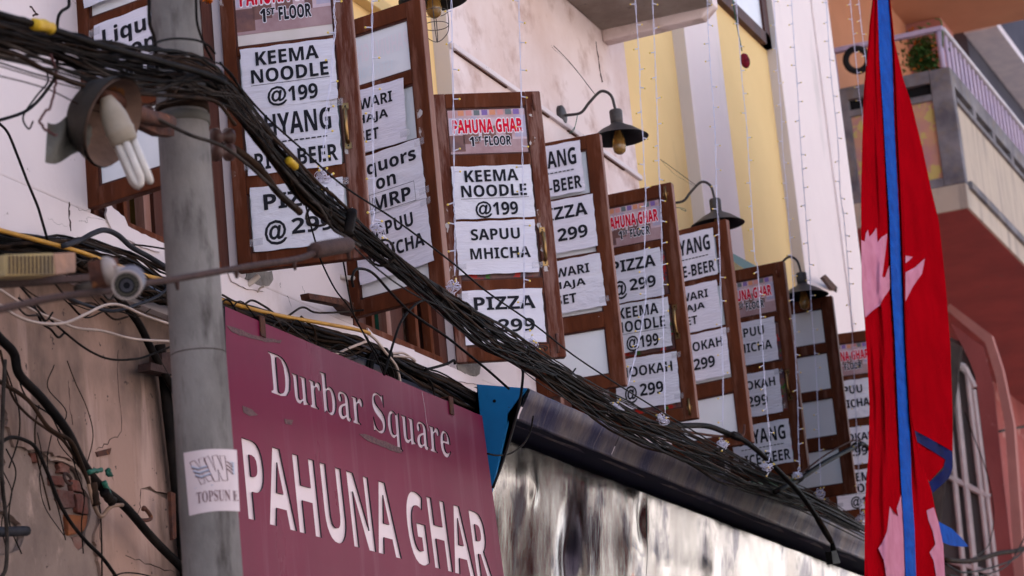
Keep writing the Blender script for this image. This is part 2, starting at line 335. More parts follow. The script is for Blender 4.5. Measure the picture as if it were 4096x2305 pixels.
# wall band below the windows
part('wall_band', WHITEWALL, [((-4, .0, 1.86 + EYE), (15.17, .45, ZS))])
xs = [-4] + [x for w_ in WIN for x in w_] + [15.17]
for i in range(0, len(xs), 2):
    part('pier', WHITEWALL, [((xs[i], 0, ZS + .0005), (xs[i + 1], .45, ZT))], bevel=.006)
# upper wall: white bays stand proud of the yellow bays
xb = [on_y(1800, 190).x, on_y(2500, 200).x, on_y(2748, 200).x, on_y(2884, 200).x, on_y(3114, 200).x, 15.17]
part('wall_bay', WALL_STAIN, [((xb[0], 0, ZT + .0005), (xb[1], .12, 5.449 + EYE))], bevel=.008)
part('wall_bay', COLWALL, [((xb[2], 0, ZT + .0005), (xb[3], .12, 5.449 + EYE))], bevel=.008)
part('wall_bay', COLWALL, [((xb[4], 0, ZT + .0005), (xb[5], .12, 5.449 + EYE))], bevel=.008)
part('wall_bay', WHITEWALL, [((-4, 0, ZT + .0005), (7.6, .12, 5.449 + EYE))], bevel=.008)
for i in (0, 2, 4):   # side faces of the bays, shade painted on as a duller tone
    part('bay_return_shade', COLSIDE, [((xb[i] - .003, .004, ZT + .001), (xb[i], .07, 5.44 + EYE))])
part('yellow_wall', YELLOW, [((7.6, .065, ZT + .0005), (xb[4], .40, 5.449 + EYE))])
# sill ledge in the first yellow bay and the moulding strip that runs on from it
pz = on_y(1795, 190).z
part('ledge', YELLOW, [((7.6, .02, pz - .02), (8.70, .066, pz + .03))], bevel=.005)
b = MB(); b.box((xb[0] - .002, -.018, pz - .002), (xb[1] + .001, -.0, pz + .020)); b.build('moulding', WHITEWALL, bld, bevel=.004)
b = MB(); [b.box((xb[0] + .03 + q, -.010, pz - .007), (xb[0] + q + .03 + l, -.001, pz - .0025)) for q, l in ((0, .52), (.78, .2), (1.2, .1), (1.6, .3))]; b.build('moulding_crack', RUST, bld)
# thin trim on the last bay (rounded rib near the building's end)
x1 = on_y(3318, 300).x
part('corner_rib', COLWALL, [((x1 - .25, -.014, ZT), (x1 - .05, .0, 5.44 + EYE))], bevel=.006)
# upper window in the second yellow bay
zz = on_y(3046, 180, .06).z; x0_, x1_ = on_y(2885, 0, .06).x + .02, xb[4]
wf = part('window_frame', WOODD, [((xb[3] + .02, .03, zz), (x1_ - .02, .066, zz + .07)), ((x1_ - .12, .03, zz), (x1_ - .02, .066, zz + 1.2)), ((xb[3] + .02, .03, zz), (xb[3] + .12, .066, zz + 1.2))])
b = MB(); b.box((xb[3] + .12, .045, zz + .07), (x1_ - .12, .06, zz + 1.2)); b.build('window_pane', FROST, wf)
# projecting slab above the windows
A = [on_y(2300, -30), on_y(2384, 120), on_y(2428, 182)]
X5 = A[2].x; o1 = on_x(2853, 66, X5)
b = MB()
y_o = -.52
lo = A[2].z - .0
b.slab([(X5 - 1.9, -.0, lo + .09), (X5 - .06, -.0, lo + .05), (X5 - .06, y_o, lo + .05), (X5 - 1.9, y_o, lo + .09)], (0, 0, .14)); b.build('balcony_slab', MUDPLAST, bld, bevel=.01)
b = MB(); b.slab([(X5 - .06, 0, lo), (X5 - .06, y_o + .06, lo + .01), (X5 - .06, y_o, lo + .06), (X5 - .06, y_o, lo + .26), (X5 - .06, 0, lo + .26)], (.08, 0, 0)); b.build('slab_drip_beam', WALL_STAIN, bld, bevel=.012)
# window frames, bars and interiors
for i, (xa, xc) in enumerate(WIN):
    fr = part('window_frame', WOODD, [((xa - .004, .045, ZS + .0), (xa + .05, .12, ZT)), ((xc - .07, .03, ZS), (xc + .004, .12, ZT)), ((xa, .035, ZT - .06), (xc, .12, ZT + .001))])
    b = MB(); b.box((xa + .051, .02, ZS - .015), (xc - .071, .12, ZS + .035)); b.build('sill', WOOD, fr, bevel=.004)
    for s_, (t0, wd, mt, yy) in enumerate(((.14, .10, WOODD, .10), (.26, .07, WOODD, .08), (.335, .022, WOOD, .06), (.38, .06, WOODD, .09), (.45, .045, WOODB, .05), (.60, .012, GREENW, .12), (.63, .12, WOODD, .10), (.77, .03, WOOD, .06), (.82, .06, WOODD, .09), (.89, .05, WOOD, .05))):
        ww = xc - xa; b = MB(); b.box((xa + ww * t0, yy, ZS + .036), (xa + ww * (t0 + wd), yy + .03, ZT - .061)); b.build('bar', mt, fr, bevel=.002)
    cur = MB(); cur.grid(lambda u, v: Vector((xa + u * (xc - xa), .28 + .02 * math.sin(u * 40), ZS + v * (ZT - ZS))), 40, 1); cur.build('curtain', OCHRE, bld, smooth=True, recalc=False)
# rough cement patches by the hinges and plaster lip over the sills
def patch(name, pts, mt, Y, th=.004, par=bld, jag=3.):
    P = []
    n = len(pts)
    for i in range(n):
        a, c = pts[i], pts[(i + 1) % n]; k = max(1, int(math.hypot(c[0] - a[0], c[1] - a[1]) / 14))
        for j in range(k):
            t = j / k; P.append(on_y(a[0] + (c[0] - a[0]) * t + rnd.uniform(-jag, jag), a[1] + (c[1] - a[1]) * t + rnd.uniform(-jag, jag), Y))
    b = MB(); b.slab(P, (0, th, 0)); return b.build(name, mt, par)
patch('cement_patch', [(988, 1090), (1090, 1085), (1093, 1120), (1075, 1145), (1040, 1150), (1012, 1128), (985, 1118)], CEMENT, -.003)
patch('cement_patch', [(1832, 1448), (1925, 1448), (1922, 1495), (1905, 1505), (1872, 1502), (1845, 1482), (1832, 1478)], CEMENT, -.003)
patch('plaster_lip', [(430, 805), (452, 830), (500, 868), (515, 905), (580, 940), (660, 975), (640, 1010), (560, 985), (450, 925), (425, 860)], WHITEWALL, -.006, .006)
patch('plaster_lip', [(912, 1088), (960, 1108), (985, 1122), (1040, 1142), (1055, 1165), (1000, 1160), (930, 1128)], WHITEWALL, -.006, .006)
patch('plaster_lip', [(1470, 1312), (1500, 1340), (1570, 1375), (1640, 1392), (1655, 1400), (1658, 1412), (1720, 1440), (1790, 1465), (1840, 1488), (1880, 1505), (1930, 1506), (1925, 1540), (1800, 1520), (1650, 1460), (1480, 1390)], WHITEWALL, -.006, .006)
# cracks in the plaster, cut as thin dark gaps
def crack(pts, Y, par=bld, r=.0005):
    P = px_path(pts, Y); P2 = []
    for i in range(len(P) - 1):
        for j in range(5):
            q = P[i].lerp(P[i + 1], j / 5); P2.append(q + Vector((rnd.uniform(-.004, .004), 0, rnd.uniform(-.004, .004))))
    P2.append(P[-1]); b = MB(); b.tube(P2, [r * rnd.uniform(.4, 1.2) for _ in P2], 4); return b.build('crack', DARKRUST, par)
crack([(305, 832), (340, 848), (400, 832), (430, 850), (450, 865)], 0); crack([(190, 870), (230, 895), (270, 905)], 0); crack([(318, 880), (345, 890), (350, 870), (420, 885), (450, 900)], 0)
crack([(276, 812), (278, 870), (283, 925)], 0, r=.003); crack([(2384, 170), (2395, 260), (2408, 330)], 0, r=.004); crack([(120, 28), (150, 55), (130, 65)], 0, r=.003)
for pts in ([(1150, 1180), (1165, 1230)], [(1210, 1150), (1225, 1190)], [(1120, 1130), (1122, 1150)], [(1700, 1545), (1712, 1552)], [(2205, 185), (2290, 265), (2382, 380)], [(2640, 640), (2700, 700), (2780, 745)]):
    crack(pts, 0, r=.0009)
# ------------------------------------------------------------------ the lower, dirty wall with broken plaster
lw = thing('lower_wall', 'dirty brown plaster wall with broken patches showing bricks behind the pole', 'wall', (6, .1, 0))
YL = .03
def holes_wall(outer, holes, Y, th, mt, name, par):
    pts = []; edges = []; loops = []
    for lp in [outer] + holes:
        s = len(pts); pts += [Vector(p) for p in lp]; edges += [(s + i, s + (i + 1) % len(lp)) for i in range(len(lp))]; loops.append(range(s, s + len(lp)))
    vs, es, fs, ov, oe, of = geometry.delaunay_2d_cdt(pts, edges, [], 2, 1e-6)
    H = [[Vector(p) for p in h] for h in holes]
    def inside(p, poly):
        c = False; n = len(poly)
        for i in range(n):
            a, b_ = poly[i], poly[i - 1]
            if (a.y > p.y) != (b_.y > p.y) and p.x < (b_.x - a.x) * (p.y - a.y) / (b_.y - a.y) + a.x: c = not c
        return c
    b = MB(); keep = []
    for f in fs:
        c = sum((vs[i] for i in f), Vector((0, 0))) / len(f)
        if inside(c, [Vector(p) for p in outer]) and not any(inside(c, h) for h in H): keep.append(f)
    n = len(vs)
    V = [Vector((p.x, Y, p.y)) for p in vs] + [Vector((p.x, Y + th, p.y)) for p in vs]
    F = [tuple(f) for f in keep] + [tuple(i + n for i in reversed(f)) for f in keep]
    cnt = {}
    for f in keep:
        for i in range(len(f)):
            e = (f[i], f[(i + 1) % len(f)]); cnt[e] = 1
    for (a, c) in cnt:
        if (c, a) not in cnt: F.append((a, a + n, c + n, c))
    b.add(V, F); return b.build(name, mt, par)
def jagloop(pts, Y, jag=5):
    P = []
    for i in range(len(pts)):
        a, c = pts[i], pts[(i + 1) % len(pts)]; k = max(1, int(math.hypot(c[0] - a[0], c[1] - a[1]) / 16))
        for j in range(k):
            t = j / k; q = on_y(a[0] + (c[0] - a[0]) * t + rnd.uniform(-jag, jag), a[1] + (c[1] - a[1]) * t + rnd.uniform(-jag, jag), Y); P.append((q.x, q.z))
    return P
hbig = jagloop([(-60, 1560), (18, 1580), (30, 1700), (60, 1788), (112, 1796), (175, 1802), (235, 1828), (300, 1842), (340, 1874), (368, 1950), (392, 2005), (402, 2075), (380, 2160), (398, 2260), (412, 2420), (-60, 2420)], YL, 6)
h1 = jagloop([(118, 1800), (175, 1808), (215, 1838), (290, 1850), (330, 1880), (352, 1960), (375, 2010), (372, 2060), (360, 2120), (350, 2190), (325, 2205), (300, 2150), (272, 2140), (262, 2060), (240, 2010), (205, 1985), (180, 1930), (150, 1870)], YL)
h2 = jagloop([(385, 2010), (440, 2025), (450, 2080), (470, 2140), (500, 2120), (520, 2100), (478, 2175), (455, 2110), (430, 2090), (415, 2160), (400, 2070)], YL, 3)
h3 = jagloop([(-60, 1800), (20, 1800), (35, 1850), (15, 1940), (25, 2040), (95, 2090), (112, 2150), (90, 2200), (-60, 2240)], YL, 4)
h4 = jagloop([(560, 1955), (600, 1945), (625, 1965), (680, 1975), (675, 2000), (640, 1985), (600, 1962)], YL, 2)
holes_wall([(-4, .0), (8.4, .0), (8.4, 1.86 + EYE), (-4, 1.86 + EYE)], [hbig, h4], YL, .009, BROWNWALL, 'plaster', lw)
UNDER = mat('undercoat', (.25, .175, .145), (.145, .10, .085), 5, (1, 1, .7), rough=.95, bump=1.0, bscale=26, grime_or_reflection=((.42, .29, .24), 6, (1, 1, .6), .56, .66), chips=((.07, .045, .04), 22, .64))
holes_wall([(-4, .0), (8.4, .0), (8.4, 1.86 + EYE), (-4, 1.86 + EYE)], [h1, h3], YL + .0095, .016, UNDER, 'undercoat', lw)
b = MB(); b.box((-4, YL + .03, 0), (8.4, .42, 1.859 + EYE)); b.build('mortar_bed', MORTAR, lw)
part('lower_wall_end', BROWNWALL, [((8.4, .06, 0), (15.17, .42, 1.859 + EYE))], par=lw)
for (c0, mt) in ((((238, 1848), (278, 1850), (282, 1892), (240, 1888)), BRICK), (((205, 1900), (260, 1905), (262, 1945), (212, 1940)), BRICK), (((285, 1915), (345, 1930), (352, 1968), (290, 1962)), BRICK), (((228, 1958), (298, 1968), (302, 2030), (240, 2035)), BRICK), (((304, 1972), (368, 1990), (372, 2062), (310, 2045)), BRICK),
                 (((268, 2055), (350, 2062), (360, 2120), (278, 2140)), BRICK_O), (((290, 2150), (352, 2142), (350, 2200), (305, 2208)), BRICK), (((122, 1812), (150, 1815), (152, 1850), (130, 1848)), BRICK), (((-20, 1830), (20, 1835), (18, 1880), (-20, 1878)), BRICK), (((400, 2035), (440, 2032), (446, 2070), (408, 2080)), BRICK)):
    b = MB(); P = []
    for i in range(4):
        a_, b_ = c0[i], c0[(i + 1) % 4]
        for j in range(3): P.append(on_y(a_[0] + (b_[0] - a_[0]) * j / 3 + rnd.uniform(-4, 4), a_[1] + (b_[1] - a_[1]) * j / 3 + rnd.uniform(-4, 4), YL + .016))
    b.slab(P, (0, .03, 0)); b.build('brick', mt, lw, bevel=.003)
for pts in ([(470, 1400), (472, 1500), (488, 1730), (440, 1765), (385, 1800)], [(560, 1960), (560, 2030), (548, 2060)], [(395, 2080), (405, 2200), (410, 2300)], [(500, 2220), (600, 2260), (700, 2290)], [(275, 1520), (278, 1620), (290, 1700)]):
    crack(pts, YL, lw, .0014)
b = MB(); b.slab([on_y(*p, YL - .004) for p in [(385, 1808), (446, 1792), (440, 1818), (392, 1828)]], (0, .006, 0)); b.build('rusty_plate', RUST, lw)

# small iron things on the walls
def rod(name, label, cat, pts, r, mt, Y=0., n=8, sm=6, group=None, parent=None, jitter=0.):
    P = px_path(pts, Y)
    if sm: P = spline(P, sm)
    if jitter: P = [p + Vector((rnd.gauss(0, jitter), rnd.gauss(0, jitter), rnd.gauss(0, jitter))) for p in P]
    b = MB(); b.tube(P, r, n); o = b.build(name, mt, parent, smooth=True)
    if parent is None: tag(o, label, cat, group)
    return o
t = thing('angle_bracket', 'rusty bent angle iron fixed to the white wall below the first window', 'bracket', on_y(1240, 1185, 0))
b = MB(); b.slab([on_x(1234, 1172, 6.0 + 1.62) if 0 else on_y(1234, 1172, -.09), on_y(1380, 1195, -.10), on_y(1372, 1222, -.10), on_y(1240, 1196, -.09)], (0, .03, 0)); b.build('arm', RUST, t, bevel=.002)
b = MB(); b.slab([on_y(1350, 1205, -.10), on_y(1382, 1196, -.10), on_y(1424, 1232, -.02), on_y(1420, 1262, -.02), on_y(1398, 1258, -.02)], (0, .03, 0)); b.build('foot', RUST, t, bevel=.002)
t = thing('bracket', 'short dark rusty iron bar sticking out of the white wall near the flag', 'bracket', on_y(3330, 1140, 0))
b = MB(); b.slab([on_y(3290, 1108, -.1), on_y(3302, 1098, -.1), on_y(3350, 1150, 0), on_y(3346, 1172, 0), on_y(3335, 1165, 0)], (.02, .02, 0)); b.build('bar', RUST, t)
for (p, r_, lb) in ((((1360, 1108), (1395, 1112), (1432, 1114)), .008, 'short white painted pipe stub on the wall edge beside the second window'), (((988, 1140), (1012, 1124), (1034, 1102)), .009, 'white painted bolt in the grey cement hollow under the shutter'), (((1030, 1168), (1042, 1152), (1058, 1146)), .0035, 'small painted nail poking out of the plaster below the cement hollow')):
    o = rod('wall_stub', lb, 'stub', [(*q, -.03 * (1 - i / 2)) for i, q in enumerate(p[::-1])], r_, COLSIDE)

# ------------------------------------------------------------------ shutters
PANES = [(.765, .945), (.530, .720), (.296, .490), (.052, .236)]
def bevel_box(b_, name, mt, par, bev=.003): return b_.build(name, mt, par, bevel=bev, world=False)
def notice(par, kind, u0, top, w, h=.2, rot=0., y=-.0205, worn=False):
    n = MB(); k = 10
    cx = rnd.uniform(-1, 1)
    curl = rnd.choice([0, 1, 2, 3])
    def f(u, v):
        dy = -.0012 * math.sin(u * 7 + cx) * math.sin(v * 5 + cx) - .0014
        if curl == 1 and u > .8 and v < .25: dy -= (u - .8) * (.25 - v) * .16
        if curl == 2 and u < .15 and v > .8: dy -= (.15 - u) * (v - .8) * .16
        ee = .0016 * math.sin(v * 23 + cx * 5) * (1 if u in (0., 1.) else 0)
        return Vector((u * w + ee, dy, -h + v * h + .0012 * math.sin(u * 19 + cx * 3) * (1 if v in (0., 1.) else 0)))
    n.grid(f, 14, 10); p = n.build('notice', PAPER2 if worn else PAPER, par, smooth=True, world=False, recalc=False)
    p.location = (u0, y, top); p.rotation_euler = (0, -rot + rnd.uniform(-.010, .010), 0)
    T = {'KEEMA': [('KEEMA', .16, .83, .08, .30), ('NOODLE', .10, .92, .365, .59), ('@', .26, .46, .68, .99), ('199', .48, .79, .70, .945)],
         'CHYANG': [('CHYANG', .08, .92, .12, .45), ('RICE-BEER', .08, .96, .68, .93)],
         'PIZZA': [('PIZZA', .14, .90, .13, .37), ('@', .13, .36, .55, .92), ('299', .42, .87, .55, .79)],
         'SAPUU': [('SAPUU', .19, .80, .15, .36), ('MHICHA', .16, .91, .51, .72)],
         'NEWARI': [('NEWARI', .06, .82, .15, .32), ('KHAJA', .13, .74, .41, .58), ('SET', .27, .58, .66, .84)],
         'LIQUORS': [('Liquors', .09, .93, .10, .40), ('on', .38, .64, .44, .62), ('MRP', .31, .81, .73, .95)],
         'HOOKAH': [('HOOKAH', .10, .92, .17, .37), ('@', .14, .33, .54, .88), ('299', .38, .75, .53, .77)]}[kind]
    for (s, a, c, d, e) in T: lettering(s, a * w, c * w, -e * h, -d * h, p, y=-.0032)
    if kind == 'KEEMA': strip(.09 * w, .94 * w, -.625 * h, -.617 * h, p, INK, 'rule_line', y=-.0032)
    if kind == 'CHYANG':
        b = MB()
        for i in range(12):
            a = .14 * w + i * .062 * w; b.add([(a, -.0032, -.56 * h), (a + .046 * w, -.0032, -.56 * h), (a + .046 * w, -.0032, -.54 * h), (a, -.0032, -.54 * h)], [(0, 1, 2, 3)])
        b.build('dash', INK, p, world=False, recalc=False)
    if kind == 'LIQUORS':
        b = MB()
        for (a, c, d, e) in ((.27, .87, .985, .992), (.27, .87, .665, .672), (.27, .274, .665, .99), (.866, .87, .665, .99)): b.add([(a * w, -.003, -e * h), (c * w, -.003, -e * h), (c * w, -.003, -d * h), (a * w, -.003, -d * h)], [(0, 1, 2, 3)])
        b.build('box_rule', INK, p, world=False, recalc=False)
    # tape at the corners
    for (tu, tv) in ((-.018, -.02), (w - .022, -.015), (w - .025, -h + .025), (-.012, -h + .03)):
        if rnd.random() < .45:
            q = MB(); q.add([(tu, -.004, tv - .012), (tu + .04, -.0045, tv - .010), (tu + .041, -.004, tv + .012), (tu + .001, -.0035, tv + .010)], [(0, 1, 2, 3)]); q.build('tape', TAPE, p, world=False, recalc=False)
    return p
def flex(par, w, v0, v1, steel=False):
    a = .045; c = w - .058
    if steel:
        s = MB(); s.box((a, -.0085, v0), (c, -.0065, v0 + .034)); s.build('steel_strip', STEEL_STRIP, par, world=False); v0 += .034
    p = MB(); p.box((a, -.0095, v0), (c, -.0065, v1)); p = p.build('printed_banner', PRINT, par, world=False)
    W_, H_ = c - a, v1 - v0
    def q(u0, u1, t0, t1, m, nm, y=-.0099): strip(a + u0 * W_, a + u1 * W_, v0 + t0 * H_, v0 + t1 * H_, p, m, nm, y)
    q(0, 1, 0, .30, PRINT_A, 'floor_print'); q(.0, .20, .05, .42, PRINT_B, 'table_print', -.0101); q(.18, .38, .22, .46, FL[2] if 0 else PRINT_B, 'table_print', -.0101)
    q(.42, .60, .34, .62, PRINT_B, 'chair_print', -.0101); q(.02, .20, .45, .82, PRINT_C, 'window_print', -.0101); q(.30, .38, .5, .85, PRINT_C, 'window_print', -.0101); q(.72, .80, .3, .6, PRINT_B, 'chair_print', -.0101); q(.84, 1., .35, .85, PRINT_C, 'window_print', -.0101)
    for i in range(8): q(.14 + i * .1, .215 + i * .1, .87, .99, FL[(i * 3) % 4], 'bunting_print', -.0102)
    for m, y, ft in ((WHITE_INK, -.0104, (.085, 10)), (RED_INK, -.0112, (.03, 4))):
        lettering('PAHUNA GHAR', a + .06 * W_, a + .94 * W_, v0 + .47 * H_, v0 + .77 * H_, p, m, y, fat=ft)
    for m, y, ft in ((WHITE_INK, -.0104, (.07, 8)), (INK, -.0112, (.025, 4))):
        lettering('1', a + .26 * W_ , a + .31 * W_ , v0 + .17 * H_ , v0 + .38 * H_ , p, m, y, fat=ft)
        lettering('ST', a + .325 * W_ , a + .41 * W_ , v0 + .27 * H_ , v0 + .38 * H_ , p, m, y, fat=ft)
        lettering('FLOOR', a + .45 * W_ , a + .78 * W_ , v0 + .17 * H_ , v0 + .38 * H_ , p, m, y, fat=ft)
LAB = ['brown shutter with a Liquors notice half hidden behind the concrete pole',
       'big brown shutter behind the cable bundle carrying CHYANG RICE-BEER and PIZZA notices',
       'brown shutter with NEWARI KHAJA SET, Liquors on MRP and SAPUU notices on frosted panes',
       'wide open brown shutter with KEEMA NOODLE, SAPUU MHICHA and PIZZA notices in full view',
       'brown shutter beside the second lamp with RICE-BEER, PIZZA and KHAJA notices above a blank pane',
       'brown shutter with PIZZA above KEEMA NOODLE and HOOKAH notices and a brass bolt',
       'brown shutter under the third lamp with RICE-BEER, KHAJA and HOOKAH notices above a blank pane',
       'brown shutter with SAPUU, HOOKAH and low hanging RICE-BEER notices and green paint marks',
       'brown shutter with four blank frosted panes and no notices',
       'brown shutter partly hidden by the flag with SAPUU and HOOKAH notices']
SH = []
for k in range(10):
    hp, a, w = HG[k]
    t = thing('window_shutter', LAB[k], 'shutter', hp, Matrix.Rotation(-a, 4, 'Z'), 'brown window shutters opened outwards')
    SH.append(t); F_ = -.0175; B_ = .0175
    wood = WOODW if k in (1, 3) else WOOD
    panes = [list(p) for p in PANES]
    if k == 1: panes[0][0] = .700; panes[1][1] = .672
    st = .042; sr = .056
    b = MB(); b.box((0, F_, 0), (st, B_, 1.0)); bevel_box(b, 'stile', WOOD if k != 3 else wood, t)
    b = MB(); b.box((w - sr, F_, 0), (w, B_, 1.0)); bevel_box(b, 'stile', wood, t)
    b = MB(); b.box((w + .0002, F_ + .004, .004), (w + .002, B_ - .004, .996)); b.build('edge_strip', WOODB, t, world=False)
    zz = [0.] + [v for p in panes[::-1] for v in p] + [1.0]
    for i in range(0, 10, 2):
        b = MB(); b.box((st + .0003, F_ + .001, zz[i]), (w - sr - .0003, B_ - .001, zz[i + 1])); bevel_box(b, 'rail', WOOD, t)
    for r_, (v0, v1) in enumerate(panes):
        b = MB(); b.box((st - .004, -.004, v0 - .004), (w - sr + .004, .002, v1 + .004)); b.build('glass_pane', FROST, t, world=False)
        b = MB()   # glazing bead
        for (x0, z0, x1, z1) in ((st, v0, st + .006, v1), (w - sr - .006, v0, w - sr, v1), (st + .006, v0, w - sr - .006, v0 + .006), (st + .006, v1 - .006, w - sr - .006, v1)):
            b.box((x0, -.011, z0), (x1, -.0041, z1))
        b.build('bead', WOODD, t, world=False)
    def fooditem(r_):
        v0, v1 = panes[r_]; b = MB(); b.box((st + .007, -.0065, v0 + .007), (w - sr - .007, -.0042, v1 - .007)); b.build('food_picture', FOOD, t, world=False)
    if k in (1, 3, 5, 7, 9): flex(t, w, panes[0][0] + .007, panes[0][1] - .007, k == 1)
    if k in (3, 5, 7, 9):
        for r_ in (1, 2, 3): fooditem(r_)
    if k == 1: b = MB(); b.box((st + .007, -.0065, panes[2][0] + .007), (w - sr - .007, -.0042, panes[2][1] - .007)); b.build('dark_glass', mat('dusty_dark_glass', (.09, .12, .12), (.16, .19, .19), 40, rough=.3), t, world=False)
    N_ = {0: [('NEWARI', .035, .76, .28, .2, .0), ('LIQUORS', .066, .502, .335, .205, .02)],
          1: [('KEEMA', .055, .690, .288, .194, .0), ('CHYANG', .052, .498, .286, .209, .0), ('PIZZA', .054, .252, .282, .200, .01)],
          2: [('NEWARI', .035, .750, .262, .214, -.02), ('LIQUORS', .035, .518, .305, .203, .03), ('SAPUU', .045, .312, .298, .215, .06)],
          3: [('KEEMA', .040, .719, .292, .197, .0), ('SAPUU', .035, .513, .292, .197, -.01), ('PIZZA', .038, .258, .292, .198, -.01)],
          4: [('CHYANG', .005, .981, .268, .205, .0), ('PIZZA', .035, .759, .266, .208, .0), ('NEWARI', .038, .520, .268, .208, .02)],
          5: [('PIZZA', .035, .733, .252, .205, .0), ('KEEMA', .035, .523, .262, .205, -.01), ('HOOKAH', .035, .292, .272, .212, -.01)],
          6: [('CHYANG', .050, .972, .272, .210, .0), ('NEWARI', .040, .738, .272, .208, .01), ('HOOKAH', .050, .520, .278, .208, .0)],
          7: [('SAPUU', .025, .743, .278, .205, .0), ('HOOKAH', .020, .495, .273, .205, .0), ('CHYANG', .025, .253, .287, .204, .0)],
          9: [('SAPUU', .030, .740, .270, .206, .0), ('HOOKAH', .030, .488, .270, .2, .0), ('KEEMA', .045, .262, .270, .206, .0)]}.get(k, [])
    for i, (kd, u0, tp, ww, hh, ro) in enumerate(N_): notice(t, kd, u0, tp, ww, hh, ro, y=-.0195 - .0016 * (len(N_) - i), worn=(i + k) % 3 == 0)
    if k == 2:
        pn = strip(.08, w - sr - .008, .775, .932, t, FROST, 'backing_film', -.0046)
        lettering('PAHUNA GHAR', .06, .315, .848, .908, pn, GHOST_R, -.0053, mirror=True)
        lettering('1ST FLOOR', .10, .25, .792, .828, pn, GHOST_K, -.0053, mirror=True)
    if k in (1, 3, 5, 7):   # brass pull handle and bolts on the free stile
        hv = .41
        h = MB(); h.tube([Vector((w - .042, -.02, hv + .052)), Vector((w - .042, -.034, hv + .046)), Vector((w - .042, -.040, hv)), Vector((w - .042, -.034, hv - .046)), Vector((w - .042, -.02, hv - .052))], .007, 8)
        hd = h.build('pull_handle', BRASS, t, smooth=True, world=False)
        for sg in (-1, 1):
            c = MB(); c.box((w - .052, -.021, hv + sg * .062 - .010), (w - .032, -.0175, hv + sg * .062 + .010)); c.build('handle_plate', BRASS, hd, world=False)
            c = MB(); c.lathe([(.003, 0), (.0025, .0015)], Matrix.Translation((w - .042, -.021, hv + sg * .062)) @ Matrix.Rotation(R_(90), 4, 'X'), 8); c.build('screw', GLASSK, hd, world=False)
        for (b0, b1) in ((.015, .085), (.925, .985)):
            c = MB(); c.tube([Vector((w - .026, -.023, b0)), Vector((w - .026, -.023, b1))], .0055, 8); bo = c.build('bolt', BRASS if k == 5 else WOODW, t, smooth=True, world=False)
            c = MB(); c.box((w - .038, -.0205, (b0 + b1) / 2 - .008), (w - .015, -.0176, (b0 + b1) / 2 + .004)); c.build('bolt_guide', BRASS if k == 5 else WOODW, bo, world=False)
    if k in (1, 2, 3):   # old tape left on the frame
        for i in range(9 if k == 3 else 7):
            u = rnd.choice([.006, w - .048, w - .04]); v = rnd.uniform(.03, .97); s_ = rnd.uniform(.007, .015)
            q = MB(); lp = [(u + s_ * (1 + .35 * rnd.uniform(-1, 1)) * math.cos(j * .7), F_ - .0006, v + s_ * 1.5 * (1 + .35 * rnd.uniform(-1, 1)) * math.sin(j * .7)) for j in range(9)]
            lp = [(min(max(p[0], .001), w - .001), p[1], p[2]) for p in lp]
            q.add(lp, [tuple(range(9))]); q.build('tape_scrap', PEEL, t, world=False, recalc=False)

# ------------------------------------------------------------------ big purple sign
def homog(src, dst):
    A_ = []; B2 = []
    for (x, y), (u, v) in zip(src, dst):
        A_ += [[x, y, 1, 0, 0, 0, -u * x, -u * y], [0, 0, 0, x, y, 1, -v * x, -v * y]]; B2 += [u, v]
    h = np.linalg.solve(np.array(A_, float), np.array(B2, float)); h = np.append(h, 1).reshape(3, 3)
    def f(x, y):
        p = h @ np.array([x, y, 1.]); return p[0] / p[2], p[1] / p[2]
    return f
YS = -.15
sg = thing('shop_sign', 'large purple signboard with cut out lettering below the cables', 'sign', on_y(1500, 2200, YS))
def curve_line(t, serif, quad, cap_char, space=1.):   # quad: TL,TR,BR,BL of cap box in the survey photo
    m1 = raw_text(cap_char, serif); capz = max(v.co.y for v in m1.vertices); bpy.data.meshes.remove(m1)
    m = raw_text(t, serif, 0, space); xs_ = [v.co.x for v in m.vertices]; x0, x1 = min(xs_), max(xs_); bpy.data.meshes.remove(m)
    return x0, x1, capz, homog([(x0, capz), (x1, capz), (x1, 0), (x0, 0)], quad)
lines = [('PAHUNA GHAR', False, [(967, 1753), (1938, 2062), (1975, 2329), (996, 2072)], 'H', 1.0),
         ('Durbar Square', True, [(1072, 1405), (1795, 1688), (1806, 1833), (1086, 1569)], 'D', 1.0)]
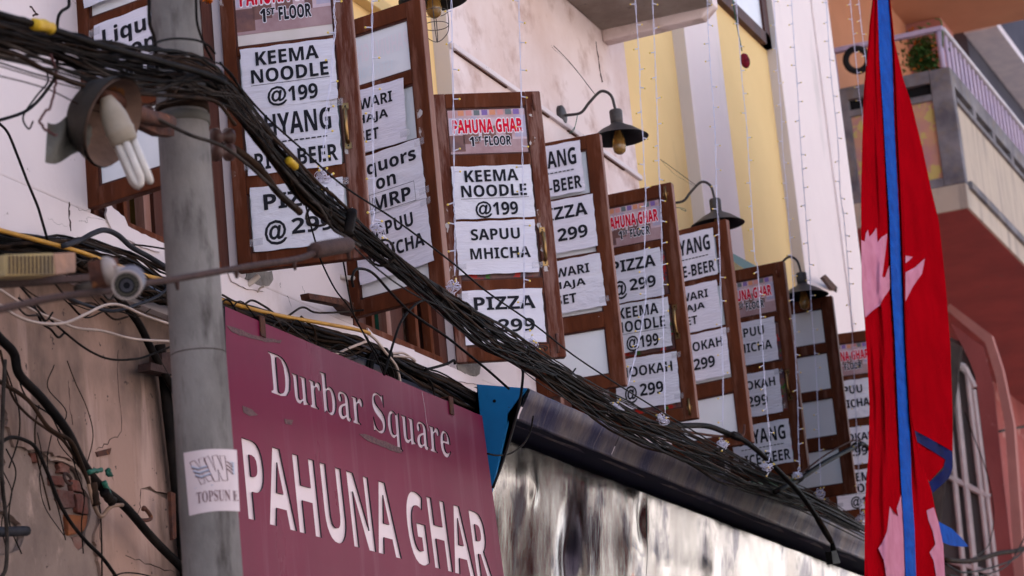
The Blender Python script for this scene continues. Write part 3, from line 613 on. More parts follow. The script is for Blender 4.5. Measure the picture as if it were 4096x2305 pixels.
# panel with the letters cut through it: outlines of text + board edge, filled even-odd
cu = bpy.data.curves.new('signcut', 'CURVE'); cu.dimensions = '2D'; cu.fill_mode = 'BOTH'
def add_poly(pts):
    s = cu.splines.new('POLY'); s.points.add(len(pts) - 1); s.use_cyclic_u = True
    for i, p in enumerate(pts): s.points[i].co = (p[0], p[1], 0, 1)
C4 = [on_y(900, 1226, YS), on_y(1928, 1664, YS), on_y(2036, 2450, YS), on_y(930, 2450, YS)]
add_poly([(p.x, p.z) for p in C4])
letters = []
for (txt, serif, quad, cc, sp) in lines:
    x0, x1, cap, fn = curve_line(txt, serif, quad, cc, sp)
    me = raw_text(txt, serif, .007 if not serif else .003, sp)
    bm = bmesh.new(); bm.from_mesh(me); bmesh.ops.remove_doubles(bm, verts=bm.verts, dist=1e-5); bm.verts.ensure_lookup_table()
    # outline loops for the cut
    be = [e for e in bm.edges if len(e.link_faces) == 1]; nb = {}
    for e in be:
        for v in e.verts: nb.setdefault(v.index, []).append(e.other_vert(v).index)
    seen = set()
    for s0 in list(nb):
        if s0 in seen: continue
        loop = [s0]; seen.add(s0); cur_, prev = s0, None
        while True:
            nx = [q for q in nb[cur_] if q != prev and q not in seen]
            if not nx: break
            prev, cur_ = cur_, nx[0]; loop.append(cur_); seen.add(cur_)
        if len(loop) > 2:
            pp = []
            for i in loop:
                u, v = fn(bm.verts[i].co.x, bm.verts[i].co.y); w3 = on_y(u, v, YS); pp.append((w3.x, w3.z))
            add_poly(pp)
    # islands -> letters
    isl = {}; lab = {}
    for v in bm.verts:
        if v.index in lab: continue
        st_ = [v]; lab[v.index] = v.index
        while st_:
            c = st_.pop()
            for e in c.link_edges:
                o_ = e.other_vert(c)
                if o_.index not in lab: lab[o_.index] = v.index; st_.append(o_)
    for f in bm.faces: isl.setdefault(lab[f.verts[0].index], []).append([v.index for v in f.verts])
    for key, fs in isl.items():
        ids = sorted({i for f in fs for i in f}); mp = {i: n for n, i in enumerate(ids)}
        b = MB(); V = []
        cx = sum(bm.verts[i].co.x for i in ids) / len(ids); cyy = sum(bm.verts[i].co.y for i in ids) / len(ids)
        for i in ids:
            c = bm.verts[i].co; u, v = fn(c.x, c.y); q = on_y(u, v, YS); V.append(Vector((q.x, YS + .0095, q.z)))
        b.add(V, [tuple(mp[i] for i in f) for f in fs]); letters.append((b, V))
    bm.free(); bpy.data.meshes.remove(me)
cu.extrude = .002
co_ = bpy.data.objects.new('signcut', cu); COL.objects.link(co_)
dg = bpy.context.evaluated_depsgraph_get(); dg.update(); me = bpy.data.meshes.new_from_object(co_.evaluated_get(dg)); bpy.data.objects.remove(co_)
b = MB(); vs_ = [Vector((v.co.x, YS + .002 - v.co.z, v.co.y)) for v in me.vertices]
for p in me.polygons:
    side = abs(p.normal.z) < .5; b.m = 1 if side else 0
    b.f.append(tuple(p.vertices)); b.mi.append(b.m)
b.v = vs_; pan = b.build('panel', [PURPLE, EDGE], sg)
# pale acrylic set behind the cut-outs, one piece per letter (slightly oversize so it fills its opening)
for (lb_, V) in letters:
    x_0, x_1 = min(v.x for v in V) - .010, max(v.x for v in V) + .014; z_0, z_1 = min(v.z for v in V) - .008, max(v.z for v in V) + .010
    dep = YS + .0052 + .0006 * rnd.random()
    q = MB(); q.box((x_0, dep, z_0), (x_1, dep + .002, z_1)); q.build('letter', ACRYL, sg)
b = MB(); b.slab([p + Vector((0, .012, 0)) for p in C4], (0, .006, 0)); b.build('backboard', EDGE, sg)
for (px_, py_) in ((1046, 1308), (1802, 1625)):
    c = on_y(px_, py_, YS); b = MB(); b.box((c.x - .016, YS - .006, c.z - .03), (c.x + .016, YS - .001, c.z + .028)); b.box((c.x - .016, YS - .006, c.z + .028), (c.x + .016, YS + .03, c.z + .032)); b.build('clip', RUST, sg, bevel=.002)
for (q0) in ([(905, 1300), (970, 1320), (1010, 1340), (1125, 1362), (1132, 1358), (1120, 1372), (1060, 1368), (960, 1342), (930, 1330)], [(972, 1625), (1010, 1640), (1034, 1660), (1000, 1665), (975, 1650)], [(1436, 1738), (1460, 1735), (1600, 1790), (1608, 1814), (1560, 1800), (1470, 1762)], [(1138, 1675), (1172, 1680), (1165, 1700), (1142, 1695)]):
    patch('adhesive_scar', q0, mat('adhesive_scar', (.16, .085, .08), (.10, .05, .055), 60, rough=.8, bump=.5), YS - .0012, .0008, sg, 2)
b = MB(); P = px_path([(1688, 1568), (1694, 1600), (1700, 1640), (1706, 1690), (1714, 1725)], YS - .001); b.tube(P, .0007, 4); b.build('scratch', ACRYL, sg)

# ------------------------------------------------------------------ metal awning box with a blue end
XA = 8.6
pr = [on_x(*p, XA) for p in [(1906, 1537), (2108, 1553), (2039, 1667), (2030, 1700), (1972, 1944)]]
pf = [(p.y, p.z) for p in pr]
lean = (pf[4][0] - pf[3][0]) / (pf[4][1] - pf[3][1])
aw = thing('shop_canopy', 'long shop canopy of scuffed silver sheets under a dark fascia with a blue end', 'canopy', (12, -.1, 2.8))
zb = 1.15 + EYE
def P3(x, i): return Vector((x, pf[i][0], pf[i][1]))
endl = [P3(XA, 0), P3(XA, 1), P3(XA, 2) + Vector((0, .004, .01)), P3(XA, 3), P3(XA, 4), Vector((XA, pf[4][0] + lean * (zb - pf[4][1]), zb)), Vector((XA, pf[0][0], zb))]
b = MB(); b.slab(endl, (.012, 0, 0)); ep = b.build('end_panel', BLUEP, aw, bevel=.003)
b = MB(); b.lathe([(.006, 0), (.006, .003)], Matrix.Translation(on_x(1978, 1605, XA)) @ Matrix.Rotation(R_(-90), 4, 'Y'), 10); b.build('bolt_hole', GLASSK, ep)
FX = [XA + .013] + [on_y(px_, py_, pf[1][0]).x for px_, py_ in ((2228, 1608), (2480, 1716), (2705, 1812), (2830, 1868), (3060, 1967), (3200, 2030))] + [15.0]
out = .028
for i in range(len(FX) - 1):
    x0, x1 = FX[i] + .0015, FX[i + 1]
    n = max(2, int((x1 - x0) / .06)); b = MB()
    prof = [(pf[0][0] + .02, pf[0][1] - .004), (pf[1][0] + .004, pf[1][1] + .002), (pf[1][0] - .002 - .002 * (i % 2), pf[1][1] - .006), (pf[2][0] - out, pf[2][1] + .002), (pf[2][0] - out + .003, pf[2][1] - .012), (pf[2][0] + .02, pf[2][1] - .016)]
    def ff(u, v):
        k = v * (len(prof) - 1); j = min(int(k), len(prof) - 2); t_ = k - j; x = x0 + u * (x1 - x0)
        y = prof[j][0] + (prof[j + 1][0] - prof[j][0]) * t_; z = prof[j][1] + (prof[j + 1][1] - prof[j][1]) * t_
        d_ = noise.noise(Vector((x * 4, v * 3, i))) * .0035
        return Vector((x, y + d_ - (.003 if u in (0., 1.) else 0), z + noise.noise(Vector((x * 3, 5, v))) * .004))
    b.grid(ff, n, 10); o = b.build('fascia_sheet', FASCIA, aw, smooth=True, recalc=False)
b = MB(); b.box((XA + .013, pf[2][0] - out + .006, pf[2][1] - .015), (15, pf[0][0] + .12, pf[2][1] - .008)); b.build('soffit_strip', NAVY, aw)
# silver front sheets, dented
D1 = on_y(2370, 2210, -.15); D2 = on_y(2620, 2080, -.15); D3 = on_y(2190, 1950, -.15)
sx = [XA + .016, on_y(2668, 1960, pf[3][0]).x, on_y(3420, 2300, pf[3][0]).x, 15.]
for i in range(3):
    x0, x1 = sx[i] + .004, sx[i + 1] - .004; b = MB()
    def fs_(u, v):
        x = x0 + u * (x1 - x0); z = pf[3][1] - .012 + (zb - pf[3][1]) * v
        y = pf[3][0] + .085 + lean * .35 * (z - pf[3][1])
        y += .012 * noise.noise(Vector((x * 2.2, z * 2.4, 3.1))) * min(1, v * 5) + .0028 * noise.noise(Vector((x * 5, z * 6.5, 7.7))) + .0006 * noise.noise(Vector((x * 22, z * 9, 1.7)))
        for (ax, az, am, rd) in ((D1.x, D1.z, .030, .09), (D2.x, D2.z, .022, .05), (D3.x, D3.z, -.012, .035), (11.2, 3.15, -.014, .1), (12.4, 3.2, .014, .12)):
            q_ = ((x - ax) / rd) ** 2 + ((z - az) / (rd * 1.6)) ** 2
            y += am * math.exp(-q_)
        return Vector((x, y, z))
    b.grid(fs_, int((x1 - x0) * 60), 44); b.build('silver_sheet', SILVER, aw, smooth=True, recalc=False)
b = MB(); b.box((XA + .02, .02, zb), (15, .03, pf[2][1] - .02)); b.build('back_sheet', NAVY, aw)

# ------------------------------------------------------------------ concrete pole
pc = thing('utility_pole', 'tall round concrete utility pole carrying cables and a white sticker', 'pole', (5.066, -.85, 0))
def polr(z): return .0635 - (z - (.86 + EYE)) * (.0635 - .0540) / (2.153 - .86)
PX, PY = 5.066, -.85
zj = on_y(760, 1362, -.9).z
b = MB(); b.lathe([(polr(z), z) for z in (0, 1, 2, 2.4, 3, 4, 6, 8)], Matrix.Translation((PX, PY, 0)), 48); b.build('shaft', CONC, pc, smooth=True)
b = MB(); b.lathe([(polr(zj) + .0002, zj - .0012), (polr(zj) + .0006, zj), (polr(zj), zj + .0012)], Matrix.Translation((PX, PY, 0)), 40, cap=False); b.build('joint_ring', CABLEB, pc, smooth=True)
def cylpt(px_, py_, extra=.0012):
    r = ray(px_, py_).normalized(); o = CAM - Vector((PX, PY, 0)); R = .059
    for _ in range(3):
        a_ = r.x ** 2 + r.y ** 2; b_ = 2 * (o.x * r.x + o.y * r.y); c_ = o.x ** 2 + o.y ** 2 - (R + extra) ** 2
        d_ = b_ * b_ - 4 * a_ * c_
        t_ = (-b_ - math.sqrt(max(d_, 0))) / (2 * a_); p = CAM + r * t_; R = polr(p.z)
    return p
def bil(q, u, v): # q TL,TR,BR,BL
    t0 = Vector(q[0]).lerp(Vector(q[1]), u); b0 = Vector(q[3]).lerp(Vector(q[2]), u); return t0.lerp(b0, v)
ST = [(734, 1812), (947, 1800), (959, 2046), (757, 2064)]
def stp(u, v, e): # curved band on the pole
    p = bil(ST, u, v); bow = -9 * math.sin(math.pi * u) * (1 - v) - 16 * math.sin(math.pi * u) * v * .6
    return cylpt(p.x, p.y + bow, e)
b = MB(); b.grid(lambda u, v: stp(u, v, .0012), 16, 8); sk = b.build('sticker', STICK, pc, smooth=True, recalc=False)
def stick_text(t, u0, u1, v0, v1, serif, m):
    me = raw_text(t, serif); co = [v.co.copy() for v in me.vertices]; xa, xb_ = min(c.x for c in co), max(c.x for c in co); ya, yb = min(c.y for c in co), max(c.y for c in co)
    b = MB(); b.add([stp(u0 + (c.x - xa) / (xb_ - xa) * (u1 - u0), v1 - (c.y - ya) / (yb - ya) * (v1 - v0), .0022) for c in co], [tuple(p.vertices) for p in me.polygons]); b.build('lettering', m, sk, recalc=False); bpy.data.meshes.remove(me)
stick_text('TOPSUN E', .17, .99, .66, .84, True, STICKL); stick_text('T', .87, .97, .20, .40, True, STICKB)
def stick_line(pts, r, m): b = MB(); b.tube([stp(u, v, .0018) for u, v in pts], r, 4); b.build('emblem_line', m, sk)
NW = [[(.10, .17), (.19, .15), (.30, .30), (.27, .14), (.37, .12), (.52, .50), (.43, .52), (.32, .38), (.36, .53), (.28, .55), (.10, .17)],
      [(.37, .16), (.45, .10), (.58, .36), (.53, .11), (.62, .10), (.72, .34), (.67, .11), (.77, .11), (.80, .51), (.70, .51), (.62, .33), (.64, .52), (.54, .52), (.37, .16)]]
for l_ in NW: stick_line(l_, .0009, STICKL)
for i in range(3):
    stick_line([(.12 + .03 * i, .24 + .07 * i), (.25 + .02 * i, .29 + .07 * i), (.42 + .03 * i, .27 + .06 * i)], .0022, STICKB); stick_line([(.12 + .03 * i, .265 + .07 * i), (.25 + .02 * i, .315 + .07 * i), (.44 + .03 * i, .285 + .06 * i)], .0008, STICKL)
    stick_line([(.80, .20 + .06 * i), (.86, .24 + .06 * i), (.90, .28 + .06 * i)], .0014, STICKL)
stick_line([(.15, .585), (.5, .575), (.97, .585)], .0008, STICKB)
for py_, hh, mt in ((462, .009, CABLEB), (505, .011, TIN)):
    c = on_y(770, py_, PY); b = MB(); b.lathe([(polr(c.z) + .0005, c.z - hh), (polr(c.z) + .004, c.z - hh * .9), (polr(c.z) + .004, c.z + hh * .9), (polr(c.z) + .0005, c.z + hh)], Matrix.Translation((PX, PY, 0)), 40, cap=False); b.build('clamp_band', mt, pc, smooth=True)
for (p_, lb) in (((560, 458), 'brown ceramic insulator on the lamp side of the pole'), ((888, 548), 'upper brown ceramic insulator on the shutter side of the pole'), ((890, 610), 'lower brown ceramic insulator on the shutter side of the pole')):
    c = on_y(*p_, -.88); b = MB(); b.lathe([(.006, -.028), (.020, -.024), (.020, -.014), (.010, -.008), (.010, .008), (.020, .014), (.020, .024), (.006, .028)], Matrix.Translation(c) @ Matrix.Rotation(R_(80), 4, 'Y') @ Matrix.Rotation(R_(25), 4, 'X'), 18)
    tag(b.build('insulator', CERAM, smooth=True), lb, 'insulator', 'ceramic insulators on the pole')

# ------------------------------------------------------------------ cables
def bundle(center, ncab, name_lab, group, Yoff, rmin, rmax, mats, seed, zsc=1., core=False):
    rr = random.Random(seed)
    C_ = [on_y(p[0], p[1], p[3]) for p in center]; Wd = [p[2] * (c - CAM).length / FPX for p, c in zip(center, C_)]
    P = spline(C_, 7); n = len(P)
    Wv = [Wd[min(int(i / 7), len(Wd) - 2)] * (1 - (i / 7 - int(i / 7))) + Wd[min(int(i / 7) + 1, len(Wd) - 1)] * (i / 7 - int(i / 7)) for i in range(n)]
    for k in range(ncab):
        th = rr.uniform(0, 6.28); dth = rr.uniform(-.10, .10); rho = math.sqrt(rr.random()) * (1.25 if rr.random() < .15 else .92); ph = rr.uniform(0, 6.28); sd_ = rr.uniform(0, 99)
        i0 = 0; i1 = n
        pts = []
        for i in range(i0, i1):
            t_ = (P[min(i + 1, n - 1)] - P[max(i - 1, 0)]).normalized(); a_ = (Vector((0, 0, 1)) - t_ * t_.z).normalized(); b_ = t_.cross(a_)
            q = th + dth * i; rw = rho * (1 + .35 * noise.noise(Vector((i * .13, sd_, 0)))); wv = Wv[i]
            pts.append(P[i] + a_ * (math.sin(q) * rw * wv + .005 * noise.noise(Vector((i * .3, sd_, 4))) + .003 * noise.noise(Vector((i * .85, sd_, 9)))) + b_ * (math.cos(q) * rw * min(wv, .05) * .8))
        mt_ = rr.choice(mats); word = {'black_cable': 'black', 'dusty_cable': 'dusty grey', 'brown_cable': 'brown', 'slate_cable': 'slate grey'}[mt_.name]
        rd = rr.uniform(rmin, rmax) if rr.random() > .2 else rmax * 1.3
        b = MB(); b.tube(pts, rd, 6); o = b.build('cable', mt_, smooth=True, recalc=False); tag(o, 'one of the %s cables ' % word + name_lab, 'cable', group)
B1 = [(-60, 120, 78, -.86), (200, 180, 82, -.90), (400, 250, 90, -.92), (600, 290, 92, -.925), (760, 305, 98, -.93), (880, 345, 74, -.92), (975, 438, 52, -.90), (1100, 600, 48, -.86), (1190, 715, 54, -.82), (1285, 822, 54, -.79), (1410, 928, 50, -.76), (1560, 1045, 46, -.73), (1700, 1150, 44, -.70), (1830, 1245, 58, -.67), (1960, 1342, 66, -.64), (2090, 1418, 58, -.60), (2220, 1500, 58, -.57), (2360, 1585, 68, -.53), (2500, 1668, 84, -.50), (2667, 1750, 90, -.47), (2830, 1830, 80, -.43), (2980, 1900, 72, -.38), (3130, 1960, 55, -.33), (3290, 2030, 40, -.26), (3460, 2130, 30, -.20)]
bundle(B1, 36, 'in the thick bundle strung from the pole', 'cables of the bundle strung from the pole', 0, .0018, .0036, [CABLE, CABLE, CABLE, CABLEG, CABLEB, CABLEB], 3)
B2 = [(-60, 990, 90, -.05), (160, 1010, 95, -.06), (331, 1030, 95, -.06), (524, 1090, 100, -.06), (668, 1160, 75, -.06), (800, 1200, 50, -.05), (905, 1232, 32, -.045), (1065, 1280, 34, -.045), (1209, 1322, 40, -.045), (1369, 1362, 38, -.045), (1480, 1400, 44, -.045), (1600, 1465, 50, -.05), (1720, 1520, 46, -.05), (1838, 1580, 46, -.05), (1960, 1640, 40, -.04)]
bundle(B2, 44, 'in the bundle laid along the wall under the windows', 'cables of the bundle along the wall', 0, .0022, .0046, [CABLEG, CABLE, CABLEN, CABLE, CABLEB, CABLEB], 11)
def cable(lb, pts, r, m, Y, group=None, jit=0., name='cable'): return rod(name, lb, 'cable', pts, r, m, Y, 7, 6, group, jitter=jit)
cable('yellow cable running along the top of the wall bundle', [(-40, 910), (0, 921), (166, 965), (309, 1004), (408, 1040), (574, 1100), (651, 1120), (780, 1165), (900, 1205), (983, 1230), (1121, 1263), (1286, 1293), (1397, 1313), (1470, 1330), (1476, 1338)], .0062, CABLEY, -.13)
cable('black cable arching over the brown wall bundle beside the camera', [(250, 985), (320, 962), (370, 935), (420, 921), (470, 940), (524, 987), (600, 1030), (680, 1080)], .0075, CABLEN, -.14)
cable('pale cable looping in a deep wave below the camera', [(0, 1219), (55, 1258), (121, 1285), (193, 1296), (265, 1291), (342, 1258), (419, 1222), (486, 1222), (579, 1263), (690, 1300)], .0038, CABLEW, -.20)
cable('tan cable sloping across the brown wall to the pole', [(0, 1158), (110, 1230), (237, 1285), (309, 1313), (408, 1324), (541, 1357), (700, 1366)], .0036, CABLEW, -.10)
cable('black cable sagging low across the brown wall toward the pole', [(72, 1136), (182, 1258), (265, 1335), (353, 1401), (441, 1437), (541, 1437), (607, 1418), (700, 1380)], .003, CABLE, -.08)
cable('thick black conduit slanting down behind the pole', [(465, 1180), (552, 1291), (607, 1401), (684, 1539), (720, 1600)], .011, CABLE, -.03)
cable('black cable slanting from the camera to the pole', [(690, 1130), (640, 1180), (560, 1215), (450, 1245), (330, 1215), (250, 1180)], .0045, CABLEN, -.17)
cable('single black cable stretched above the thick bundle', [(880, 250), (1038, 441), (1200, 590), (1375, 745), (1584, 882), (1805, 1048), (1943, 1164), (2141, 1302), (2296, 1423), (2489, 1550), (2700, 1680), (3000, 1860)], .0028, CABLE, -.72)
cable('thin cable drooping from the bundle onto the coil', [(1222, 810), (1228, 844), (1264, 976), (1286, 1048), (1341, 1158), (1397, 1230), (1452, 1330), (1512, 1445), (1535, 1500)], .0026, CABLE, -.30)
cable('second thin cable drooping from the bundle onto the coil', [(1335, 900), (1341, 921), (1369, 1026), (1397, 1180), (1419, 1269), (1463, 1346), (1520, 1430)], .0026, CABLE, -.28)
cable('black cable hooked on the white stub and running down past the lower shutter', [(1413, 1150), (1408, 1110), (1430, 1076), (1490, 1092), (1562, 1169), (1645, 1252), (1783, 1346), (1866, 1412), (1950, 1480), (2035, 1555)], .0042, CABLE, -.46)
cable('black cable curving down from the bundle to the coil behind the sign', [(1710, 1194), (1661, 1219), (1606, 1285), (1573, 1374), (1537, 1500)], .004, CABLE, -.35)
cable('grey cable waving across the white wall below the first shutter', [(890, 1180), (935, 1205), (972, 1219), (1010, 1202), (1065, 1230), (1132, 1271), (1209, 1230), (1275, 1252), (1452, 1241), (1466, 1230), (1446, 1190)], .0034, CABLEG, -.05)
cable('brown insulated cable bending out of the shutter side insulators', [(880, 560), (930, 590), (1000, 640), (1060, 700), (1110, 770), (1200, 850)], .009, CABLEB, -.84)
cable('long grey cable crossing the pole below the clamp', [(-40, 210), (100, 250), (250, 310), (450, 380), (560, 440), (640, 480), (760, 540), (880, 580), (980, 650), (1080, 740), (1180, 830)], .0042, CABLEG, -.95)
cable('pale grey cable crossing the pole above the clamp', [(-40, 150), (120, 215), (300, 295), (480, 330), (620, 340), (800, 345), (900, 400), (980, 470), (1100, 640), (1250, 800)], .004, CABLEG, -.94)
cable('brown cable draped under the bundle and over the rusty hood', [(-40, 190), (80, 225), (180, 280), (300, 335), (420, 360), (560, 375), (700, 385), (820, 395), (880, 420), (940, 500)], .0045, CABLEB, -.955)
cable('looping black wire dropping from the top edge beside the window jamb', [(277, -20), (276, 0), (273, 28), (243, 50), (229, 99), (226, 276), (193, 353), (110, 441), (-20, 487)], .0038, CABLE, -.60)
cable('hooked thin black wire hanging from the bundle', [(188, 287), (190, 331), (149, 381), (99, 452), (94, 486), (116, 516), (132, 486)], .002, CABLE, -.75)
cable('twisted dark red wire hanging from the bundle to the tin flap', [(204, 221), (223, 287), (221, 353), (199, 425), (160, 475), (177, 513), (226, 541)], .0026, mat('dark_red_wire', (.06, .015, .015), rough=.6), -.95, jit=.0012)
cable('black wire falling across the white wall into the bundle', [(-20, 480), (0, 497), (33, 535), (72, 629), (110, 728), (149, 822), (166, 877), (190, 960)], .0036, CABLE, -.12)
cable('thick black cable with yellow tape leading to the pole', [(-60, 40), (0, 58), (140, 98), (210, 118), (400, 180), (620, 240), (800, 290), (900, 330)], .0075, CABLE, -.97)
cable('black wire running down one flank of the pole', [(594, -30), (596, 0), (599, 94), (618, 155), (629, 276)], .0042, CABLE, -.93)
cable('black wire running down the other flank of the pole', [(780, -30), (784, 0), (789, 94), (817, 177), (850, 240)], .003, CABLE, -.93)
cable('wire wound once around the pole above the clamp', [(618, 180), (640, 165), (700, 155), (780, 160), (830, 180), (860, 215)], .0028, CABLE, -.95)
cable('thick grimy conduit slanting down across the broken plaster', [(-60, 1290), (0, 1355), (55, 1415), (78, 1500), (166, 1594), (266, 1722), (333, 1855), (400, 1944), (500, 2027), (611, 2155), (745, 2290)], [.0122] * 61, CABLE, -.04)
cable('black cable bending around the grimy conduit', [(-20, 1515), (0, 1528), (111, 1600), (194, 1711), (278, 1761), (316, 1833), (355, 1933), (383, 2011)], .0055, CABLEB, -.06)
cable('black cable arching over the exposed bricks', [(-20, 1785), (0, 1772), (44, 1750), (100, 1761), (144, 1794), (189, 1889), (233, 2000), (278, 2083), (344, 2166), (411, 2233), (480, 2330)], .005, CABLE, -.07)
cable('cable hanging straight down past the grey pipe stub', [(20, 1440), (17, 1500), (11, 1639), (6, 1889), (22, 2055), (28, 2166), (22, 2277), (-10, 2330)], .0052, CABLEG, -.08)
cable('thin cable joining the grimy conduit over the plaster', [(0, 1400), (44, 1572), (105, 1655), (194, 1722), (250, 1761), (300, 1833), (333, 1889), (395, 2000)], .0034, CABLEB, -.03)
cable('thin black wire loop over the lower brown wall', [(80, 1440), (75, 1500), (90, 1560), (125, 1610), (200, 1660), (240, 1730), (330, 1880), (392, 2000), (405, 2120), (408, 2305)], .0022, CABLE, -.02)
cable('thin wire crossing the lowest part of the brown wall', [(440, 2310), (500, 2292), (580, 2300), (660, 2330)], .002, CABLE, -.02)
cable('bent tan copper wire below the green splice', [(352, 1905), (360, 1960), (378, 2027), (405, 2066), (444, 2027), (490, 2020)], .0055, CABLETAN, -.06)
cable('pale cable crossing the wall bundle beside the coil', [(1341, 1418), (1400, 1392), (1468, 1365)], .0045, CABLEW, -.12)
cable('pale cable hanging over the coil behind the sign', [(1478, 1338), (1505, 1362), (1540, 1407), (1575, 1450), (1590, 1478), (1603, 1535)], .0045, CABLEW, -.13)
cable('pale looped cable leaving the black taped joint', [(1545, 1418), (1600, 1412), (1625, 1418), (1660, 1445), (1640, 1430), (1570, 1425), (1548, 1424)], .004, CABLEW, -.12)
cable('brown cable curling below the wall bundle', [(1341, 1418), (1380, 1425), (1430, 1412), (1462, 1392)], .004, CABLEB, -.10)
cable('bent dark wire standing on the wall bundle', [(1700, 1480), (1740, 1470), (1790, 1455), (1815, 1442), (1820, 1458)], .005, CABLE, -.10)
cable('black wire wrapped down over the wall bundle', [(1712, 1516), (1728, 1540), (1736, 1570), (1738, 1600)], .004, CABLE, -.11)
cable('twisted wire wrapped across the wall bundle', [(1204, 1266), (1230, 1290), (1252, 1310), (1262, 1340), (1262, 1386)], .0035, CABLEB, -.11)
cable('black cable dropping from the bundle in front of the blue panel', [(2086, 1470), (2092, 1500), (2080, 1600), (2050, 1720), (2010, 1850), (1972, 1950)], .0045, CABLE, -.50)
cable('thin black wire curling over the dark fascia', [(1950, 1815), (1990, 1822), (2040, 1815), (2090, 1780), (2120, 1730), (2133, 1665)], .003, CABLE, -.42)
cable('stray wire tip poking up from the bundle by the blank pane', [(2270, 1525), (2285, 1500), (2302, 1475)], .003, CABLE, -.56)
cable('loose twisted wire ends above the bundle near the lower light tangle', [(2130, 1410), (2150, 1385), (2188, 1387), (2182, 1404), (2170, 1390), (2120, 1398)], .0018, CABLE, -.60)
cable('curly black tie wire above the bundle beside the blank pane', [(2230, 1460), (2240, 1478), (2262, 1470), (2240, 1500), (2262, 1498), (2252, 1512), (2290, 1518), (2312, 1512)], .0016, CABLE, -.58)
cable('bent wire on top of the bundle above the notice papers', [(1240, 800), (1280, 830), (1330, 915), (1380, 945), (1440, 985)], .0036, CABLEG, -.86)
for i in range(6):   # cables fanning out beyond the awning
    cable('thin cable fanning out above the dark fascia', [(2500 + 40 * i, 1640 + 24 * i), (2700 + 20 * i, 1720 + 26 * i), (2950, 1830 + 22 * i), (3200, 1960 + 16 * i), (3470, 2100 + 14 * i)], .0032, rnd.choice([CABLEG, CABLEN]), -.32 - .01 * i, 'thin cables fanning out above the fascia')
# loose strands that leave the bundle and rejoin it
for i in range(16):
    k0 = rnd.randrange(8, 19); kk = B1[k0:k0 + 5]; sgn = rnd.choice([-1, 1, 1]); am = rnd.uniform(22, 58)
    pts = [(p[0] - sgn * am * .5 * math.sin(j / 4 * math.pi) + rnd.uniform(-8, 8), p[1] + sgn * am * math.sin(j / 4 * math.pi) + rnd.uniform(-8, 8), p[3] - .05) for j, p in enumerate(kk)]
    cable('loose thin strand sagging away from the thick cable bundle', pts, rnd.uniform(.0014, .0026), rnd.choice([CABLE, CABLEG, CABLE]), -.6, 'loose strands around the cable bundle')
for i in range(10):
    x0 = rnd.uniform(0, 1500); y0 = 960 + x0 * .33; Yb = -.14
    cable('loose thin strand curling over the wall bundle', [(x0, y0), (x0 + 50, y0 - rnd.uniform(10, 60)), (x0 + 120, y0 + rnd.uniform(0, 70)), (x0 + 200, y0 + 66 + rnd.uniform(-20, 50)), (x0 + 290, y0 + 96)], rnd.uniform(.0014, .003), rnd.choice([CABLE, CABLEG, CABLEB]), Yb, 'loose strands over the wall bundle')
for i in range(22):   # messy thin wires over the lower wall and around the camera bar
    x0 = rnd.uniform(-40, 520); y0 = rnd.uniform(960, 1230); L_ = rnd.uniform(120, 330); dn = rnd.uniform(-20, 170)
    cable('messy thin wire sagging below the wall bundle over the brown wall', [(x0, y0), (x0 + L_ * .25, y0 + dn * .3 + rnd.uniform(-20, 40)), (x0 + L_ * .55, y0 + dn * .7 + rnd.uniform(-25, 45)), (x0 + L_ * .8, y0 + dn + rnd.uniform(-30, 30)), (min(x0 + L_, 690), y0 + dn * .9)], rnd.uniform(.0013, .0032), rnd.choice([CABLE, CABLE, CABLEG, CABLEB]), rnd.uniform(-.14, -.03), 'messy wires over the brown wall')
for i in range(9):
    x0 = rnd.uniform(-30, 330); y0 = rnd.uniform(1380, 1900)
    cable('thin grimy wire trailing down the broken plaster', [(x0, y0), (x0 + rnd.uniform(-30, 40), y0 + 90), (x0 + rnd.uniform(-20, 80), y0 + 190), (x0 + rnd.uniform(10, 110), y0 + 300), (x0 + rnd.uniform(20, 130), y0 + 420)], rnd.uniform(.0011, .0024), rnd.choice([CABLE, CABLEB]), -.012, 'grimy wires on the broken plaster')
for i in range(14):
    y0 = rnd.uniform(60, 300)
    cable('thin loose strand crossing the pole with the cable bundle', [(-50, y0), (180, y0 + 60 + rnd.uniform(-20, 40)), (400, y0 + 110 + rnd.uniform(-20, 50)), (620, min(y0 + 150, 420) + rnd.uniform(-20, 30)), (820, 330 + rnd.uniform(-60, 70)), (960, 440 + rnd.uniform(-60, 60)), (1090, 600 + rnd.uniform(-60, 60))], rnd.uniform(.0012, .0022), rnd.choice([CABLE, CABLEG, CABLEB]), -.95, 'loose strands crossing the pole')
# coil of cable behind the sign
co = on_y(1528, 1520, -.07)
t = thing('cable_coil', 'round coil of black cable hung behind the purple sign', 'coil', co)
b = MB()
for i in range(15):
    R = .058 + .032 * rnd.random(); dx, dz, dy = rnd.uniform(-.008, .008), rnd.uniform(-.008, .008), rnd.uniform(-.02, .02)
    b = MB(); b.tube([co + Vector((dx + R * 1.25 * math.cos(a * .21), dy, dz + R * math.sin(a * .21))) for a in range(30)], .0034, 6, closed=True); b.build('cable_turn', CABLE, t, smooth=True)
